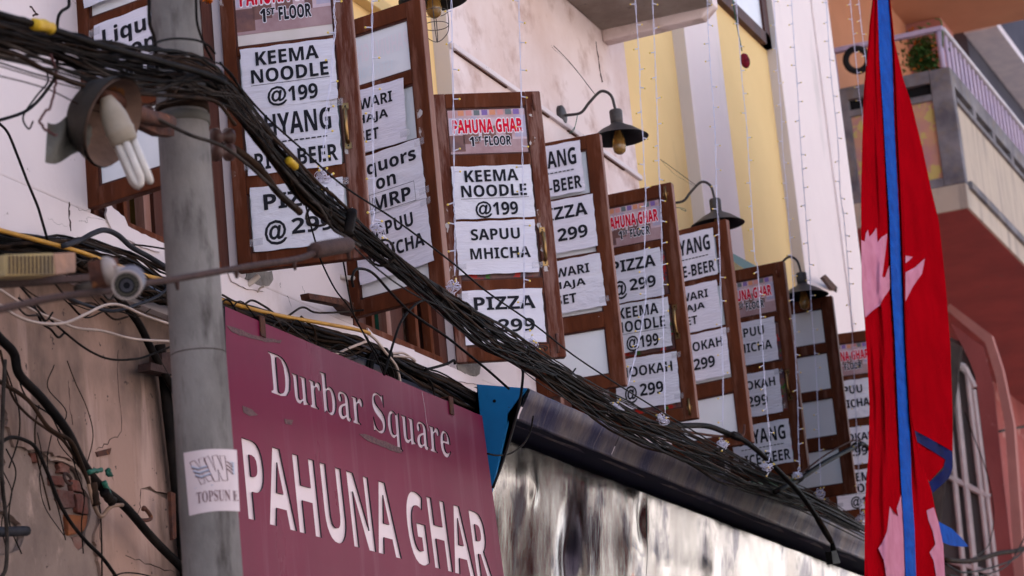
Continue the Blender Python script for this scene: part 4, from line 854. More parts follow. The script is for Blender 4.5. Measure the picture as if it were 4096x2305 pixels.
# tapes and ties
def sleeve(name, lb, p0, p1, Y, r, m, cat='tape'):
    A_, B_ = on_y(*p0, Y), on_y(*p1, Y); b = MB(); b.tube([A_.lerp(B_, i / 6) + Vector((rnd.uniform(-.002, .002), 0, rnd.uniform(-.002, .002))) for i in range(7)], [r * (1 + .12 * math.sin(i * 2.3)) for i in range(7)], 10); return tag(b.build(name, m, smooth=True), lb, cat)
sleeve('tape_wrap', 'yellow tape wrapped on the thick cable at the upper corner', (136, 97), (204, 113), -.975, .0115, YTAPE)
sleeve('tape_wrap', 'yellow tape wrapped on the bundle over the RICE-BEER notice', (1152, 640), (1180, 668), -.88, .0095, YTAPE)
sleeve('tape_wrap', 'black tape joint on the wall bundle above the coil', (1535, 1405), (1558, 1425), -.12, .013, CABLE)
sleeve('tape_wrap', 'black tape flap standing on the bundle', (1408, 845), (1392, 942), -.83, .013, CABLE)
sleeve('tape_wrap', 'green taped splice on the grimy conduit', (352, 1892), (405, 1878), -.06, .006, GREENW)
sleeve('tape_wrap', 'second green taped splice below the first', (430, 1880), (440, 1905), -.06, .008, GREENW)
sleeve('tape_wrap', 'green taped wire end beside the splices', (415, 1925), (440, 1985), -.06, .007, GREENW)
sleeve('tape_wrap', 'dark wound joint below the green splices', (415, 1965), (450, 2010), -.07, .013, CABLE)
sleeve('tape_wrap', 'dark wound joint on the bent tan wire', (370, 1930), (385, 2020), -.065, .011, CABLEB)
for (p_, R, lb, Y_) in (((1528, 1012), .036, 'black tie ring around the bundle before the SAPUU notice', -.74), ((1738, 1180), .028, 'grey clamp ring around the bundle before the open window', -.69), ((1845, 1255), .034, 'dark tie ring around the bundle under the PIZZA notice', -.665), ((1275, 852), .034, 'tie ring around the bundle before the 299 price', -.79), ((2080, 1405), .030, 'wire tie around the bundle above the blue panel', -.60)):
    c = on_y(*p_, Y_); ax = Vector((1, 0, -.12)).normalized(); M_ = ax.to_track_quat('Z', 'Y').to_matrix().to_4x4(); b = MB()
    b.tube([c + M_ @ Vector((R * math.cos(a * .314), R * math.sin(a * .314), .006 * math.sin(a * .6))) for a in range(20)], .0035, 6, closed=True); tag(b.build('cable_tie', CABLEG, smooth=True), lb, 'tie', 'ties around the cable bundle')
# steel hook, ring
c = on_y(272, 1916, -.02); b = MB(); b.tube([c + Vector((.017 * math.cos(a * .4), .004 * math.sin(a * .4), .014 * math.sin(a * .4))) for a in range(15)], .0042, 7); tag(b.build('iron_ring', DARKRUST, smooth=True), 'open iron ring hook over the exposed bricks', 'hook')
rod('wall_hook', 'bent rusty hook sticking out of the cracked plaster', 'hook', [(556, 2082), (594, 2080), (603, 2066), (578, 2032), (572, 2040)], .0055, RUST, -.03)
rod('pipe_stub', 'short grey pipe stub in the broken corner of the brown wall', 'pipe', [(-60, 2128), (0, 2128), (108, 2124)], .0125, CABLEN, -.01)
rod('shadow_gap_pipe', 'black vertical pipe standing in for the shadow gap beside the pole', 'pipe', [(640, 1380), (662, 1560), (700, 1900), (745, 2330)], .016, CABLE, .0)  # black tube fills the dark shadow gap beside the pole
b = MB(); b.slab([on_y(*p, -.03) for p in [(683, 1966), (702, 1975), (706, 2150), (692, 2160)]], (0, .01, 0)); tag(b.build('flat_bar', RUST), 'rusty flat bar fixed to the brown wall beside the pole', 'bracket')
b = MB(); b.slab([on_y(*p, -.04) for p in [(648, 1412), (700, 1405), (700, 1500), (640, 1488), (602, 1480), (604, 1450), (648, 1462)]], (0, .04, 0)); tag(b.build('iron_bracket', DARKRUST), 'dark iron bracket on the brown wall half behind the pole', 'bracket')

# rusty rod with turnbuckle, close to the camera
tb = thing('tension_rod', 'blurred rusty tension rod with a thick turnbuckle crossing in front of the pole', 'rod', on_y(1320, 990, -1.20))
b = MB(); b.tube(spline(px_path([(-60, 1250), (0, 1238), (221, 1191), (452, 1161), (568, 1136), (717, 1114), (1000, 1065), (1180, 1038), (1260, 1012)], -1.20)), .0065, 8); b.build('rod', DARKRUST, tb, smooth=True)
b = MB(); b.tube([on_y(1252, 1003, -1.20), on_y(1262, 1001, -1.20), on_y(1385, 980, -1.20), on_y(1396, 978, -1.20)], [.014, .0175, .0175, .014], 16); b.build('turnbuckle', DARKRUST, tb, smooth=True)
b = MB(); b.tube(px_path([(1392, 975), (1392, 1010), (1398, 1040)], -1.20), [.009, .006, .004], 8); b.build('hook', DARKRUST, tb, smooth=True)
for px_, py_ in ((942, 1078), (1175, 1045), (706, 1125)):
    b = MB(); b.tube(px_path([(px_, py_ - 8), (px_ + 3, py_ + 18), (px_ + 6, py_ + 36)], -1.20), [.006, .0045, .003], 8); b.build('wire_end', DARKRUST, tb, smooth=True)

# ------------------------------------------------------------------ hood lamp on the pole
lp = thing('street_light', 'rusty hooded street light with a bare white fluorescent bulb', 'light', on_y(480, 560, -1.02))
YHd = -1.0
bulb0, bulb1 = on_y(440, 430, YHd), on_y(570, 735, YHd - .03)
ax = (bulb1 - bulb0).normalized()
Mb = Matrix.Translation(bulb0) @ ax.to_track_quat('Z', 'X').to_matrix().to_4x4()
Ld = (bulb1 - bulb0).length
b = MB(); b.lathe([(.012, -.022), (.017, -.010), (.022, .002), (.027, .022), (.028, .045), (.030, .050), (.028, .055), (.028, .070), (.025, .076)], Mb, 24); bs = b.build('bulb_base', CFLB, lp, smooth=True)
for i in range(3):
    a0 = i * 2.09 + .5; off = [Vector((.0175 * math.cos(a0 + s_), .0175 * math.sin(a0 + s_), 0)) for s_ in (-.45, .45)]
    pth = [off[0] + Vector((0, 0, .075)), off[0] + Vector((0, 0, Ld - .012)), (off[0] + off[1]) / 2 + Vector((0, 0, Ld)), off[1] + Vector((0, 0, Ld - .012)), off[1] + Vector((0, 0, .075))]
    pth = [pth[0]] + spline(pth[1:4], 4) + [pth[4]]
    b = MB(); b.tube([Mb @ p for p in pth], .0080, 10); b.build('bulb_tube', CFLW, lp, smooth=True)
hc = on_y(448, 488, YHd + .02)
hax = (ax + Vector((.15, .30, .15))).normalized()
# hood: shallow dish behind the bulb, rim ellipse seen from below
Mh = Matrix.Translation(hc) @ (-CF * .40 + CR * .86 - CU * .30).normalized().to_track_quat('Z', 'X').to_matrix().to_4x4()
def dish(r0, z0):
    return [(.004, z0 - .085), (.036, z0 - .078), (.068, z0 - .052), (.084, z0 - .016), (.091, z0 + .006)]
b = MB(); b.lathe(dish(0, 0), Mh, 32, cap=False); hd = b.build('hood', HOOD, lp, smooth=True, recalc=False)
b = MB(); b.lathe([(r + .004, z - .004) for r, z in dish(0, 0)], Mh, 32, cap=False); b.build('hood_shell', HOODO, lp, smooth=True)
b = MB(); b.grid(lambda u, v: on_y(190 + 190 * u - 10 * v + 60 * v * u, 490 - 50 * u + 160 * v + 15 * math.sin(u * 9) , YHd + .10 + .012 * math.sin(u * 11 + v * 5)), 12, 6); b.build('tin_flap', TIN, lp, smooth=True)
b = MB(); b.tube(spline([on_y(395, 385, YHd + .03), on_y(470, 400, YHd + .03), on_y(560, 455, -.95), on_y(680, 490, -.92)]), .016, 10); b.build('arm', RUST, lp, smooth=True)
b = MB(); b.slab([on_y(*p, -.93) for p in [(550, 430), (650, 448), (700, 470), (700, 545), (640, 540), (545, 495)]], (0, .02, 0)); b.build('bracket_plate', RUST, lp, bevel=.003)

# ------------------------------------------------------------------ security camera and the box on its bar
cc = thing('security_camera', 'grey bullet security camera with a ring of small lamps', 'camera', on_y(505, 1139, -.98))
front = on_y(507, 1142, -1.36); back = on_y(556, 1075, -1.27)
axc = (front - back).normalized(); Mc = Matrix.Translation(front) @ axc.to_track_quat('Z', 'Y').to_matrix().to_4x4()
b = MB(); b.lathe([(.015, -.088), (.0235, -.086), (.0252, -.08), (.0252, -.004), (.0235, 0)], Mc, 28); b.build('body', CCTVG, cc, smooth=True)
b = MB(); b.lathe([(.0252, -.008), (.0262, -.004), (.0255, .001), (.0213, .001), (.021, -.004)], Mc, 28, cap=False); b.build('front_ring', CCTVW, cc, smooth=True)
b = MB(); b.lathe([(.0001, .0002), (.0214, .0002)], Mc, 28, cap=False); fg = b.build('front_glass', GLASSK, cc)
b = MB(); b.lathe([(.0075, .001), (.0095, .003), (.0095, .0005)], Mc, 20, cap=False); b.build('lens_ring', CCTVG, fg, smooth=True)
for i in range(16):
    a = i * math.pi / 8; b = MB(); b.lathe([(.0001, .0012), (.0019, .001)], Mc @ Matrix.Translation((.0162 * math.cos(a), .0162 * math.sin(a), 0)), 8, cap=False); b.build('led', IRLED, fg)
mc_ = on_y(440, 1082, -1.27); b = MB(); b.lathe([(.025, -.008), (.025, .0), (.019, .008), (.009, .012)], Matrix.Translation(mc_) @ Vector((.25, -.95, .1)).normalized().to_track_quat('Z', 'Y').to_matrix().to_4x4(), 24); b.build('mount_disc', CCTVW, cc, smooth=True)
b = MB(); b.tube([mc_, on_y(480, 1085, -1.29), on_y(530, 1085, -1.30)], .009, 10); b.build('mount_arm', CCTVW, cc, smooth=True)
b = MB(); b.slab([on_y(*p, -1.24) for p in [(410, 1036), (470, 1030), (488, 1100), (478, 1145), (428, 1142), (416, 1100)]], (0, .03, 0)); b.build('mount_box', RUST, cc, bevel=.003)
br = thing('mounting_bar', 'black horizontal iron bar with a sleeve carrying the security camera', 'bar', on_y(200, 1120, -.9))
b = MB(); b.slab([on_y(*p, -.9) for p in [(-60, 1118), (200, 1108), (415, 1090), (415, 1118), (200, 1134), (-60, 1150)]], (0, .03, 0)); b.build('bar', DARKRUST, br, bevel=.002)
b = MB(); b.tube([on_y(312, 1155, -.95), on_y(380, 1142, -.95), on_y(452, 1124, -.95)], .0095, 12); b.build('sleeve', CABLEG, br, smooth=True)
bx = thing('junction_box', 'weathered yellow ribbed junction box resting on the black bar', 'box', on_y(160, 1100, -.95))
b = MB(); b.slab([on_y(*p, -.96) for p in [(17, 1018), (215, 1010), (222, 1100), (20, 1106)]], (0, .05, 0)); b.build('housing', BOXY, bx, bevel=.004)
b = MB(); b.slab([on_y(*p, -.955) for p in [(217, 1012), (304, 1008), (306, 1090), (224, 1100)]], (0, .045, 0)); b.build('end_cap', BOXO, bx, bevel=.004)
for i in range(24):
    x = 30 + i * 7.8; b = MB(); b.slab([on_y(x, 1022, -.963), on_y(x + 3, 1022, -.963), on_y(x + 4, 1096, -.963), on_y(x + 1, 1096, -.963)], (0, .004, 0)); b.build('rib', DARKRUST if i % 2 else BOXY, bx)

# ------------------------------------------------------------------ wall lamps
def wall_lamp(x, z, yw, lb, cage=False):
    t = thing('wall_lamp', lb, 'lamp', (x, yw, z), None, 'black gooseneck wall lamps'); o = Vector((x, yw, z))
    Mw = Matrix.Translation(o) @ Matrix.Rotation(R_(90), 4, 'X')
    b = MB(); b.lathe([(.042, 0), (.042, .014), (.036, .018), (.010, .020)], Mw, 28); b.build('wall_plate', LAMPB, t, smooth=True, bevel=0)
    pts = [(0, 0), (-.03, -.004), (-.091, -.006), (-.133, .030), (-.187, .066), (-.228, .040), (-.241, -.026)]
    b = MB(); b.tube(spline([o + Vector((0, y, zz)) for y, zz in pts], 8), .0062, 10); b.build('arm', LAMPB, t, smooth=True)
    Mn = Matrix.Translation(o + Vector((0, -.241, 0)))
    b = MB(); b.lathe([(.012, -.022), (.024, -.026), (.027, -.032), (.026, -.07), (.025, -.085)], Mn, 24); b.build('socket_cap', LAMPB, t, smooth=True)
    b = MB(); b.lathe([(.025, -.083), (.034, -.092), (.070, -.110), (.120, -.146), (.1235, -.1475)], Mn, 40, cap=False); sh = b.build('shade', LAMPB, t, smooth=True)
    b = MB(); b.lathe([(.024, -.0865), (.033, -.0955), (.069, -.1135), (.119, -.1495), (.1235, -.1475)], Mn, 40, cap=False); b.build('shade_lining', LAMPIN, sh, smooth=True)
    b = MB(); b.lathe([(.012, -.09), (.015, -.12), (.024, -.155), (.0285, -.185), (.024, -.205), (.012, -.214), (.003, -.217)], Mn, 24); bu = b.build('bulb', AMBER, t, smooth=True)
    b = MB()
    for a in range(4): b.tube([Mn @ Vector((.007 * math.cos(a * 1.57), .007 * math.sin(a * 1.57), -.12)), Mn @ Vector((.010 * math.cos(a * 1.57), .010 * math.sin(a * 1.57), -.19))], .0016, 5)
    b.build('filament', FILAM, bu)
    if cage:
        for zz, R in ((-.195, .046), (-.245, .046)):
            b = MB(); b.tube([Mn @ Vector((R * math.cos(a * .3142) , R * math.sin(a * .3142), zz)) for a in range(20)], .0016, 6, closed=True); b.build('guard_ring', LAMPB, t, smooth=True)
        for a in (0.3, 1.87):
            b = MB(); b.tube(spline([Mn @ Vector((s * .046 * math.cos(a), s * .046 * math.sin(a), zz)) for s, zz in ((1, -.15), (1, -.25), (.7, -.285), (0, -.305), (-.7, -.285), (-1, -.25), (-1, -.15))], 5), .0016, 6); b.build('guard_wire', LAMPB, t, smooth=True)
def lamp_from(px_, py_, zoff, yw, lb, cage=False):
    p = on_y(px_, py_, yw - .241); wall_lamp(p.x, p.z - zoff, yw, lb, cage)
lamp_from(1740, 74, -.217, .065, 'caged black wall lamp with an amber bulb above the shutter top', True)
lamp_from(2462, 441, -.026, 0., 'black wall lamp with its whole curved arm and amber bulb showing on the white wall')
lamp_from(2859, 797, -.026, .02, 'black wall lamp before the white pillar above the RICE-BEER shutter')
lamp_from(3204, 1092, -.026, .0, 'small farthest black wall lamp above the shutter with blank panes')
# support wires and nails
rod('guy_wire', 'thin wire from a nail to the second lamp arm', 'wire', [(2205, 183, 0), (2215, 184, 0), (2290, 262, -.08), (2382, 381, -.2)], .0013, CABLE, 0)
rod('guy_wire', 'thin wire from a nail to the third lamp arm', 'wire', [(2645, 640, 0), (2700, 680, -.08), (2788, 745, -.2)], .0013, CABLE, 0)
for (px_, py_, lb) in ((2310, 500, 'green plastic tie dangling from the second lamp arm'), (2735, 835, 'green plastic tie on the third lamp arm')):
    rod('plastic_tie', lb, 'tie', [(px_ - 32, py_ + 35), (px_ - 10, py_ + 5), (px_, py_ - 40), (px_ - 12, py_ + 15), (px_ - 22, py_ + 30)] if px_ < 2500 else [(px_ - 30, py_ - 5), (px_, py_), (px_ + 8, py_ + 10), (px_ - 12, py_ + 2)], .0014, GREENW, -.13)

# ------------------------------------------------------------------ string lights
bm_ = MB(); bm_.m = 0; bm_.tube([Vector((0, 0, 0)), Vector((.017, 0, .001))], .0021, 6); bm_.m = 1; bm_.lathe([(.0028, 0), (.0034, .002), (.003, .005), (.001, .0065)], Matrix.Translation((.0165, 0, .001)) @ Matrix.Rotation(R_(90), 4, 'Y'), 8)
bme = bpy.data.meshes.new('bulb'); bme.from_pydata([tuple(v) for v in bm_.v], [], bm_.f); bme.materials.append(WIREW); bme.materials.append(BULBY); bme.polygons.foreach_set('material_index', bm_.mi)
STR = [([(1340, -25), (1336, 55), (1341, 105), (1330, 232), (1322, 331), (1306, 430), (1308, 497), (1292, 596), (1286, 690)], (1290, 712), 'before the big KEEMA NOODLE notice'),
       ([(1490, -25), (1488, 110), (1493, 359), (1490, 497), (1496, 773), (1496, 855), (1490, 905)], (1512, 915), 'before the Liquors on MRP notice'),
       ([(1805, -25), (1808, 166), (1813, 397), (1816, 662), (1815, 800), (1819, 860), (1820, 971), (1819, 1103)], (1812, 1145), 'along the hinge side of the wide open shutter'),
       ([(2074, -25), (2078, 110), (2085, 386), (2089, 607), (2091, 717), (2095, 860), (2097, 1026), (2096, 1136), (2097, 1357)], (2125, 1378), 'before the GHAR of the wide open shutter'),
       ([(2539, -25), (2550, 138), (2558, 248), (2561, 386), (2572, 552), (2577, 690), (2583, 778), (2580, 916), (2577, 1081), (2583, 1191), (2572, 1274), (2544, 1412), (2511, 1545)], (2455, 1630), 'that swings aside before the HOOKAH notice'),
       ([(2609, -25), (2616, 138), (2624, 331), (2630, 497), (2635, 662), (2641, 800), (2646, 916), (2649, 1081), (2652, 1247), (2657, 1523), (2661, 1661)], (2650, 1680), 'before the free edge of the shutter with the brass bolt'),
       ([(2828, -25), (2834, 138), (2842, 276), (2853, 414), (2861, 552), (2867, 800), (2875, 916), (2881, 1109), (2886, 1302), (2892, 1523), (2891, 1705)], (2890, 1778), 'touching the shade of the third lamp'),
       ([(2942, -25), (2955, 138), (2969, 331), (2986, 497), (2999, 717), (3005, 800), (3019, 1026), (3030, 1070), (3041, 1247), (3052, 1412), (3060, 1550), (3080, 1778), (3075, 1850)], (3068, 1870), 'beside the hanging rose'),
       ([(3094, -25), (3107, 221), (3124, 441), (3132, 607), (3148, 773), (3157, 916), (3168, 1059), (3176, 1247), (3184, 1467), (3191, 1611), (3194, 1778), (3200, 1883)], (3190, 1900), 'over the arm of the farthest lamp'),
       ([(3164, -25), (3176, 166), (3190, 359), (3201, 552), (3212, 717), (3223, 860), (3239, 1081), (3245, 1219), (3259, 1412), (3267, 1539), (3277, 1778), (3283, 1944)], (3280, 1975), 'before the shutter with blank panes'),
       ([(3303, -25), (3322, 276), (3350, 552), (3361, 773), (3377, 888), (3397, 1136), (3410, 1357), (3424, 1667), (3438, 1944), (3441, 2055)], (3443, 2075), 'before the last shutter next to the flag'),
       ([(3399, -25), (3413, 138), (3427, 276), (3438, 386), (3449, 458), (3470, 700)], None, 'ending behind the top of the flag'),
       ([(3432, -25), (3449, 138), (3463, 237), (3480, 400)], None, 'just beside the blue banded flag top')]
for si, (pts, tang, where) in enumerate(STR):
    Ys = -.52 if si < 11 else -.62
    t = thing('string_light', 'strand of small lights hanging ' + where, 'lights', on_y(*pts[0], Ys), None, 'strands of small lights hanging from the eaves')
    P = spline(px_path(pts, Ys), 8)
    for ph in (0, 3.14):
        q = [p + Vector((.0022 * math.cos(i * .8 + ph), .0022 * math.sin(i * .8 + ph), 0)) for i, p in enumerate(P)]
        b = MB(); b.tube(q, .00105, 5); b.build('wire', WIREW, t, smooth=True, recalc=False)
    L_ = 0; nxt = rnd.uniform(.02, .06)
    for i in range(1, len(P)):
        L_ += (P[i] - P[i - 1]).length
        if L_ > nxt and P[i].z < 99:
            nxt = L_ + rnd.uniform(.065, .105)
            o = bpy.data.objects.new('bulb', bme); COL.objects.link(o); o.parent = t
            sgn = rnd.choice([-1, 1]); o.location = (ROOT[t.name] @ P[i]); dirv = Vector((.35 * sgn, -.9 * sgn, rnd.uniform(-.5, .25))).normalized(); o.rotation_euler = dirv.to_track_quat('X', 'Z').to_euler()
    if tang:
        c = on_y(*tang, Ys + .02 if si < 2 else Ys); b = MB()
        for j in range(11):
            a0 = rnd.uniform(0, 6.28); R = rnd.uniform(.012, .028); n1 = Vector((rnd.gauss(0, 1), rnd.gauss(0, 1), rnd.gauss(0, 1))).normalized(); M_ = n1.to_track_quat('Z', 'Y').to_matrix()
            b.tube([c + Vector((rnd.uniform(-.001, .001), 0, 0)) + Vector(((j - 5) * .003, 0, -(j - 5) * .0012)) + M_ @ Vector((R * math.cos(a * .52), R * .6 * math.sin(a * .52), 0)) for a in range(12)], .0011, 4, closed=True)
        tg = b.build('wire_tangle', WIREW, t, smooth=True)
        for j in range(6):
            o = bpy.data.objects.new('bulb', bme); COL.objects.link(o); o.parent = t; o.location = ROOT[t.name] @ (c + Vector((rnd.uniform(-.03, .03), rnd.uniform(-.01, .0), rnd.uniform(-.025, .025)))); o.rotation_euler = (rnd.uniform(0, 6), rnd.uniform(-1, 1), rnd.uniform(0, 6))

# ------------------------------------------------------------------ hanging rose, marigold
t = thing('hanging_rose', 'dark red cloth rose hanging head down on a green stem', 'flower', on_y(2975, 245, -.3))
b = MB(); b.tube(spline(px_path([(2930, -10), (2940, 60), (2955, 140), (2968, 205)], -.3)), .0028, 6); b.build('stem', GREENW, t, smooth=True)
c = on_y(2980, 243, -.3); b = MB(); b.lathe([(.004, .038), (.018, .028), (.024, .0), (.020, -.022), (.010, -.036), (.002, -.038)], Matrix.Translation(c) @ Matrix.Rotation(-.15, 4, 'X'), 9); b.build('bloom', ROSE, t, smooth=False)
t = thing('marigold_flower', 'orange marigold flower tucked at the window top beside the pole', 'flower', on_y(832, 0, -.1))
b = MB()
for i in range(60):
    c = on_y(832, -6, -.1); d = Vector((rnd.gauss(0, 1), rnd.gauss(0, 1), rnd.gauss(0, 1))).normalized(); q = d.orthogonal() * .008; b.add([c + d * .004 + q, c + d * .02, c + d * .004 - q], [(0, 1, 2)])
b.build('petal_head', MARI, t, recalc=False)

# ------------------------------------------------------------------ bent black service pipes over the canopy
t = thing('service_mast', 'bent black service pipe with taped cable end arching over the dark fascia', 'pipe', on_y(2980, 1740, -.5))
b = MB(); b.tube(spline(px_path([(2500, 1732), (2570, 1718), (2640, 1708), (2740, 1703), (2835, 1706), (2920, 1738), (2960, 1752)], -.42), 6), .0115, 12); b.build('pipe', CABLE, t, smooth=True)
b = MB(); b.tube(spline(px_path([(2925, 1738), (2975, 1762), (3040, 1812), (3120, 1890), (3200, 1975), (3260, 2060), (3300, 2130), (3325, 2165)], -.43), 6), .0115, 12); b.build('cable_sheath', CABLE, t, smooth=True)
b = MB(); b.tube(px_path([(3270, 2075), (3300, 2125), (3318, 2155), (3326, 2170)], -.43), [.0135, .015, .014, .010], 10); b.build('tape_collar', CABLEB, t, smooth=True)
b = MB(); b.tube(px_path([(3328, 2165), (3332, 2190), (3336, 2215), (3344, 2250)], -.43), [.009, .013, .015, .017], 8); b.build('connector', CABLE, t)
b = MB(); b.slab([on_y(*p, -.45) for p in [(3326, 2205), (3346, 2202), (3360, 2242), (3362, 2254), (3332, 2256)]], (0, .03, 0)); b.build('plug_shell', CABLE, t, bevel=.002)
for q in ((2600, 1714), (2935, 1742)):
    for j in range(4):
        c = on_y(q[0] + j * 6, q[1] + j * 2, -.42); b = MB(); b.tube([c + Vector((.003 * math.sin(a), .0155 * math.cos(a * .5236), .0155 * math.sin(a * .5236))) for a in range(12)], .0028, 6, closed=True); b.build('binding_wire', CABLEG, t, smooth=True)
b = MB(); b.tube(spline(px_path([(2640, 1712), (2760, 1730), (2870, 1745), (2955, 1746), (2975, 1735), (2978, 1700)], -.40)), .0055, 8); b.build('rebar', RUST, t, smooth=True)
t = thing('service_mast', 'straighter black service pipe tied near the flag above the blank paned shutter', 'pipe', on_y(3200, 1930, -.4))
b = MB(); b.tube(spline(px_path([(3100, 1968), (3200, 1915), (3300, 1850), (3430, 1782), (3455, 1778), (3480, 1800)], -.40)), .0115, 12); b.build('pipe', CABLE, t, smooth=True)
b = MB(); b.tube(spline(px_path([(3180, 1915), (3300, 1822), (3400, 1768), (3440, 1765), (3455, 1790)], -.39)), .0045, 8); b.build('rebar', RUST, t, smooth=True)
for q in ((3188, 1920), (3420, 1785)):
    for j in range(3):
        c = on_y(q[0] + j * 6, q[1] - j * 4, -.40); b = MB(); b.tube([c + Vector((.003 * math.sin(a), .0155 * math.cos(a * .5236), .0155 * math.sin(a * .5236))) for a in range(12)], .003, 6, closed=True); b.build('binding_wire', CABLEG, t, smooth=True)
# boards half hidden behind the shutters
t = thing('green_poster', 'green poster board under the shutter beside the dark fascia', 'poster', on_y(3120, 1960, -.05))
b = MB(); b.slab([on_y(*p, -.06) for p in [(3010, 1925), (3130, 1890), (3205, 1935), (3215, 2050), (3110, 2000), (3030, 1960)]], (0, .01, 0)); b.build('board', GREENP, t)
t = thing('teal_board', 'teal sign board with yellow bars behind the shutter tops', 'sign', on_y(2970, 1060, -.05))
b = MB(); b.slab([on_y(*p, -.03) for p in [(2915, 1005), (3032, 1068), (3032, 1110), (2915, 1110)]], (0, .02, 0)); b.build('board', TEALP, t)
for i in range(9): b = MB(); x = 2930 + i * 5; b.slab([on_y(x, 1044 + i * 3.4, -.032), on_y(x + 3, 1046 + i * 3.4, -.032), on_y(x + 5, 1100, -.032), on_y(x + 2, 1100, -.032)], (0, .001, 0)); b.build('yellow_bar', YTAPE, t)

# ------------------------------------------------------------------ flag
fl = thing('national_flag', 'long furled red flag with blue band and pinkish white emblem pieces', 'flag', on_y(3600, 2305, -.9))
YF = -.9
def interp(tab, y):
    for i in range(len(tab) - 1):
        if y <= tab[i + 1][1] or i == len(tab) - 2:
            (x0, y0), (x1, y1) = tab[i], tab[i + 1]; t_ = (y - y0) / (y1 - y0); return x0 + (x1 - x0) * t_
LFT = [(3492, -40), (3490, 0), (3478, 95), (3468, 230), (3455, 357), (3447, 634), (3444, 793), (3445, 1000), (3447, 1150), (3459, 1293), (3470, 1450), (3478, 1628), (3473, 1827), (3465, 1930), (3459, 2026), (3458, 2400)]
BL_ = [(3508, -40), (3510, 0), (3518, 238), (3534, 476), (3546, 690), (3558, 872), (3566, 1150), (3579, 1349), (3591, 1628), (3603, 1907), (3615, 2106), (3626, 2400)]
BR_ = [(3554, -40), (3556, 0), (3570, 198), (3577, 476), (3589, 714), (3601, 952), (3611, 1150), (3619, 1349), (3639, 1708), (3647, 1947), (3658, 2106), (3668, 2400)]
FR_ = [(3560, -40), (3561, 0), (3575, 119), (3592, 397), (3603, 634), (3614, 833), (3620, 1150), (3629, 1429), (3645, 1668), (3686, 1843), (3726, 1963), (3742, 2042), (3758, 2106), (3774, 2186), (3780, 2305), (3786, 2400)]
OUT = [(3556, -40), (3560, 0), (3577, 159), (3613, 317), (3645, 412), (3692, 603), (3724, 753), (3756, 888), (3772, 1031), (3784, 1150), (3802, 1389), (3810, 1628), (3811, 1819)]
def foldA(x, y):
    l = interp(LFT, y); r = interp(BL_, y); u = (x - l) / (r - l)
    return YF - .022 * math.sin(u * 3.1) - .009 * math.sin(u * 9 + y * .0015) - .007 * math.sin(u * 17 + y * .0022) * min(1, y / 1400) - .0015 * math.sin(u * 41 - y * .009) 
def foldF(x, y):
    l = interp(BR_, y); r = interp(FR_, y); u = (x - l) / max(r - l, 1)
    return YF - .006 - .012 * math.sin(min(max(u, 0), 1) * 3.1) - .006 * math.sin(u * 11 + y * .002)
def foldB(x, y):
    return YF + .035 + .010 * math.sin(x * .03 + y * .002) + .003 * math.sin((x * .7 + y * .5) * .05) + .002 * math.sin((x - y * .3) * .09)
def cloth(name, L0, R0, y0, y1, fold, m, nu=14, nv=90, e=0.):
    b = MB(); b.grid(lambda u, v: (lambda y: (lambda x: on_y(x, y, fold(x, y) - e))(interp(L0, y) + (interp(R0, y) - interp(L0, y)) * u))(y0 + (y1 - y0) * v), nu, nv)
    return b.build(name, m, fl, smooth=True, recalc=False)
cloth('near_panel', LFT, BL_, -40, 2400, foldA, REDC, 26)
cloth('blue_band', BL_, BR_, -40, 2400, lambda x, y: YF - .010 - .006 * math.sin((x - interp(BL_, y)) / (interp(BR_, y) - interp(BL_, y)) * 3.1) - .0012 * math.sin(y * .11), BLUEC, 8, 240)
cloth('fold_panel', BR_, FR_, -40, 2400, foldF, REDC, 14)
cloth('far_panel', [(x - 6, y) for x, y in BR_], OUT, -40, 1819, foldB, REDC, 16)
def poly_cloth(name, poly, fold, m, e):
    b = MB(); x0, x1 = min(p[0] for p in poly), max(p[0] for p in poly); y0, y1 = min(p[1] for p in poly), max(p[1] for p in poly)
    pv = [Vector(p) for p in poly]; ins = []
    def inside(p):
        c = False
        for i in range(len(pv)):
            a, b_ = pv[i], pv[i - 1]
            if (a.y > p.y) != (b_.y > p.y) and p.x < (b_.x - a.x) * (p.y - a.y) / (b_.y - a.y) + a.x: c = not c
        return c
    gx = x0
    while gx < x1:
        gy = y0
        while gy < y1:
            p = Vector((gx, gy))
            if inside(p): ins.append(p)
            gy += 14
        gx += 9
    n = len(pv); vs, es, fs, *_ = geometry.delaunay_2d_cdt(pv + ins, [(i, (i + 1) % n) for i in range(n)], [list(range(n))], 2, 1e-4)
    fs = [f for f in fs if inside(sum((vs[i] for i in f), Vector((0, 0))) / len(f))]
    b.add([on_y(v.x, v.y, fold(v.x, v.y) - e) for v in vs], [tuple(f) for f in fs]); return b.build(name, m, fl, smooth=True, recalc=False)
poly_cloth('emblem_piece', [(3445, 960), (3459, 967), (3463, 935), (3472, 919), (3477, 947), (3490, 935), (3506, 911), (3510, 970), (3525, 950), (3549, 935), (3545, 985), (3538, 1040), (3530, 1100), (3528, 1105), (3540, 1110), (3550, 1080), (3558, 1060), (3564, 1150), (3548, 1174), (3520, 1222), (3487, 1246), (3462, 1272), (3459, 1262), (3448, 1150)], foldA, EMBL, .004)
poly_cloth('emblem_piece', [(3622, 1168), (3622, 1023), (3651, 1028), (3640, 1040), (3622, 1054), (3622, 1090), (3660, 1070), (3700, 1034), (3688, 1095), (3650, 1150), (3622, 1206)], foldB, EMBL, .003)
poly_cloth('emblem_piece', [(3605, 1978), (3587, 2034), (3592, 2066), (3559, 2026), (3549, 2122), (3527, 2174), (3513, 2194), (3535, 2241), (3545, 2310), (3560, 2395), (3624, 2395), (3614, 2106)], foldA, EMBL, .004)
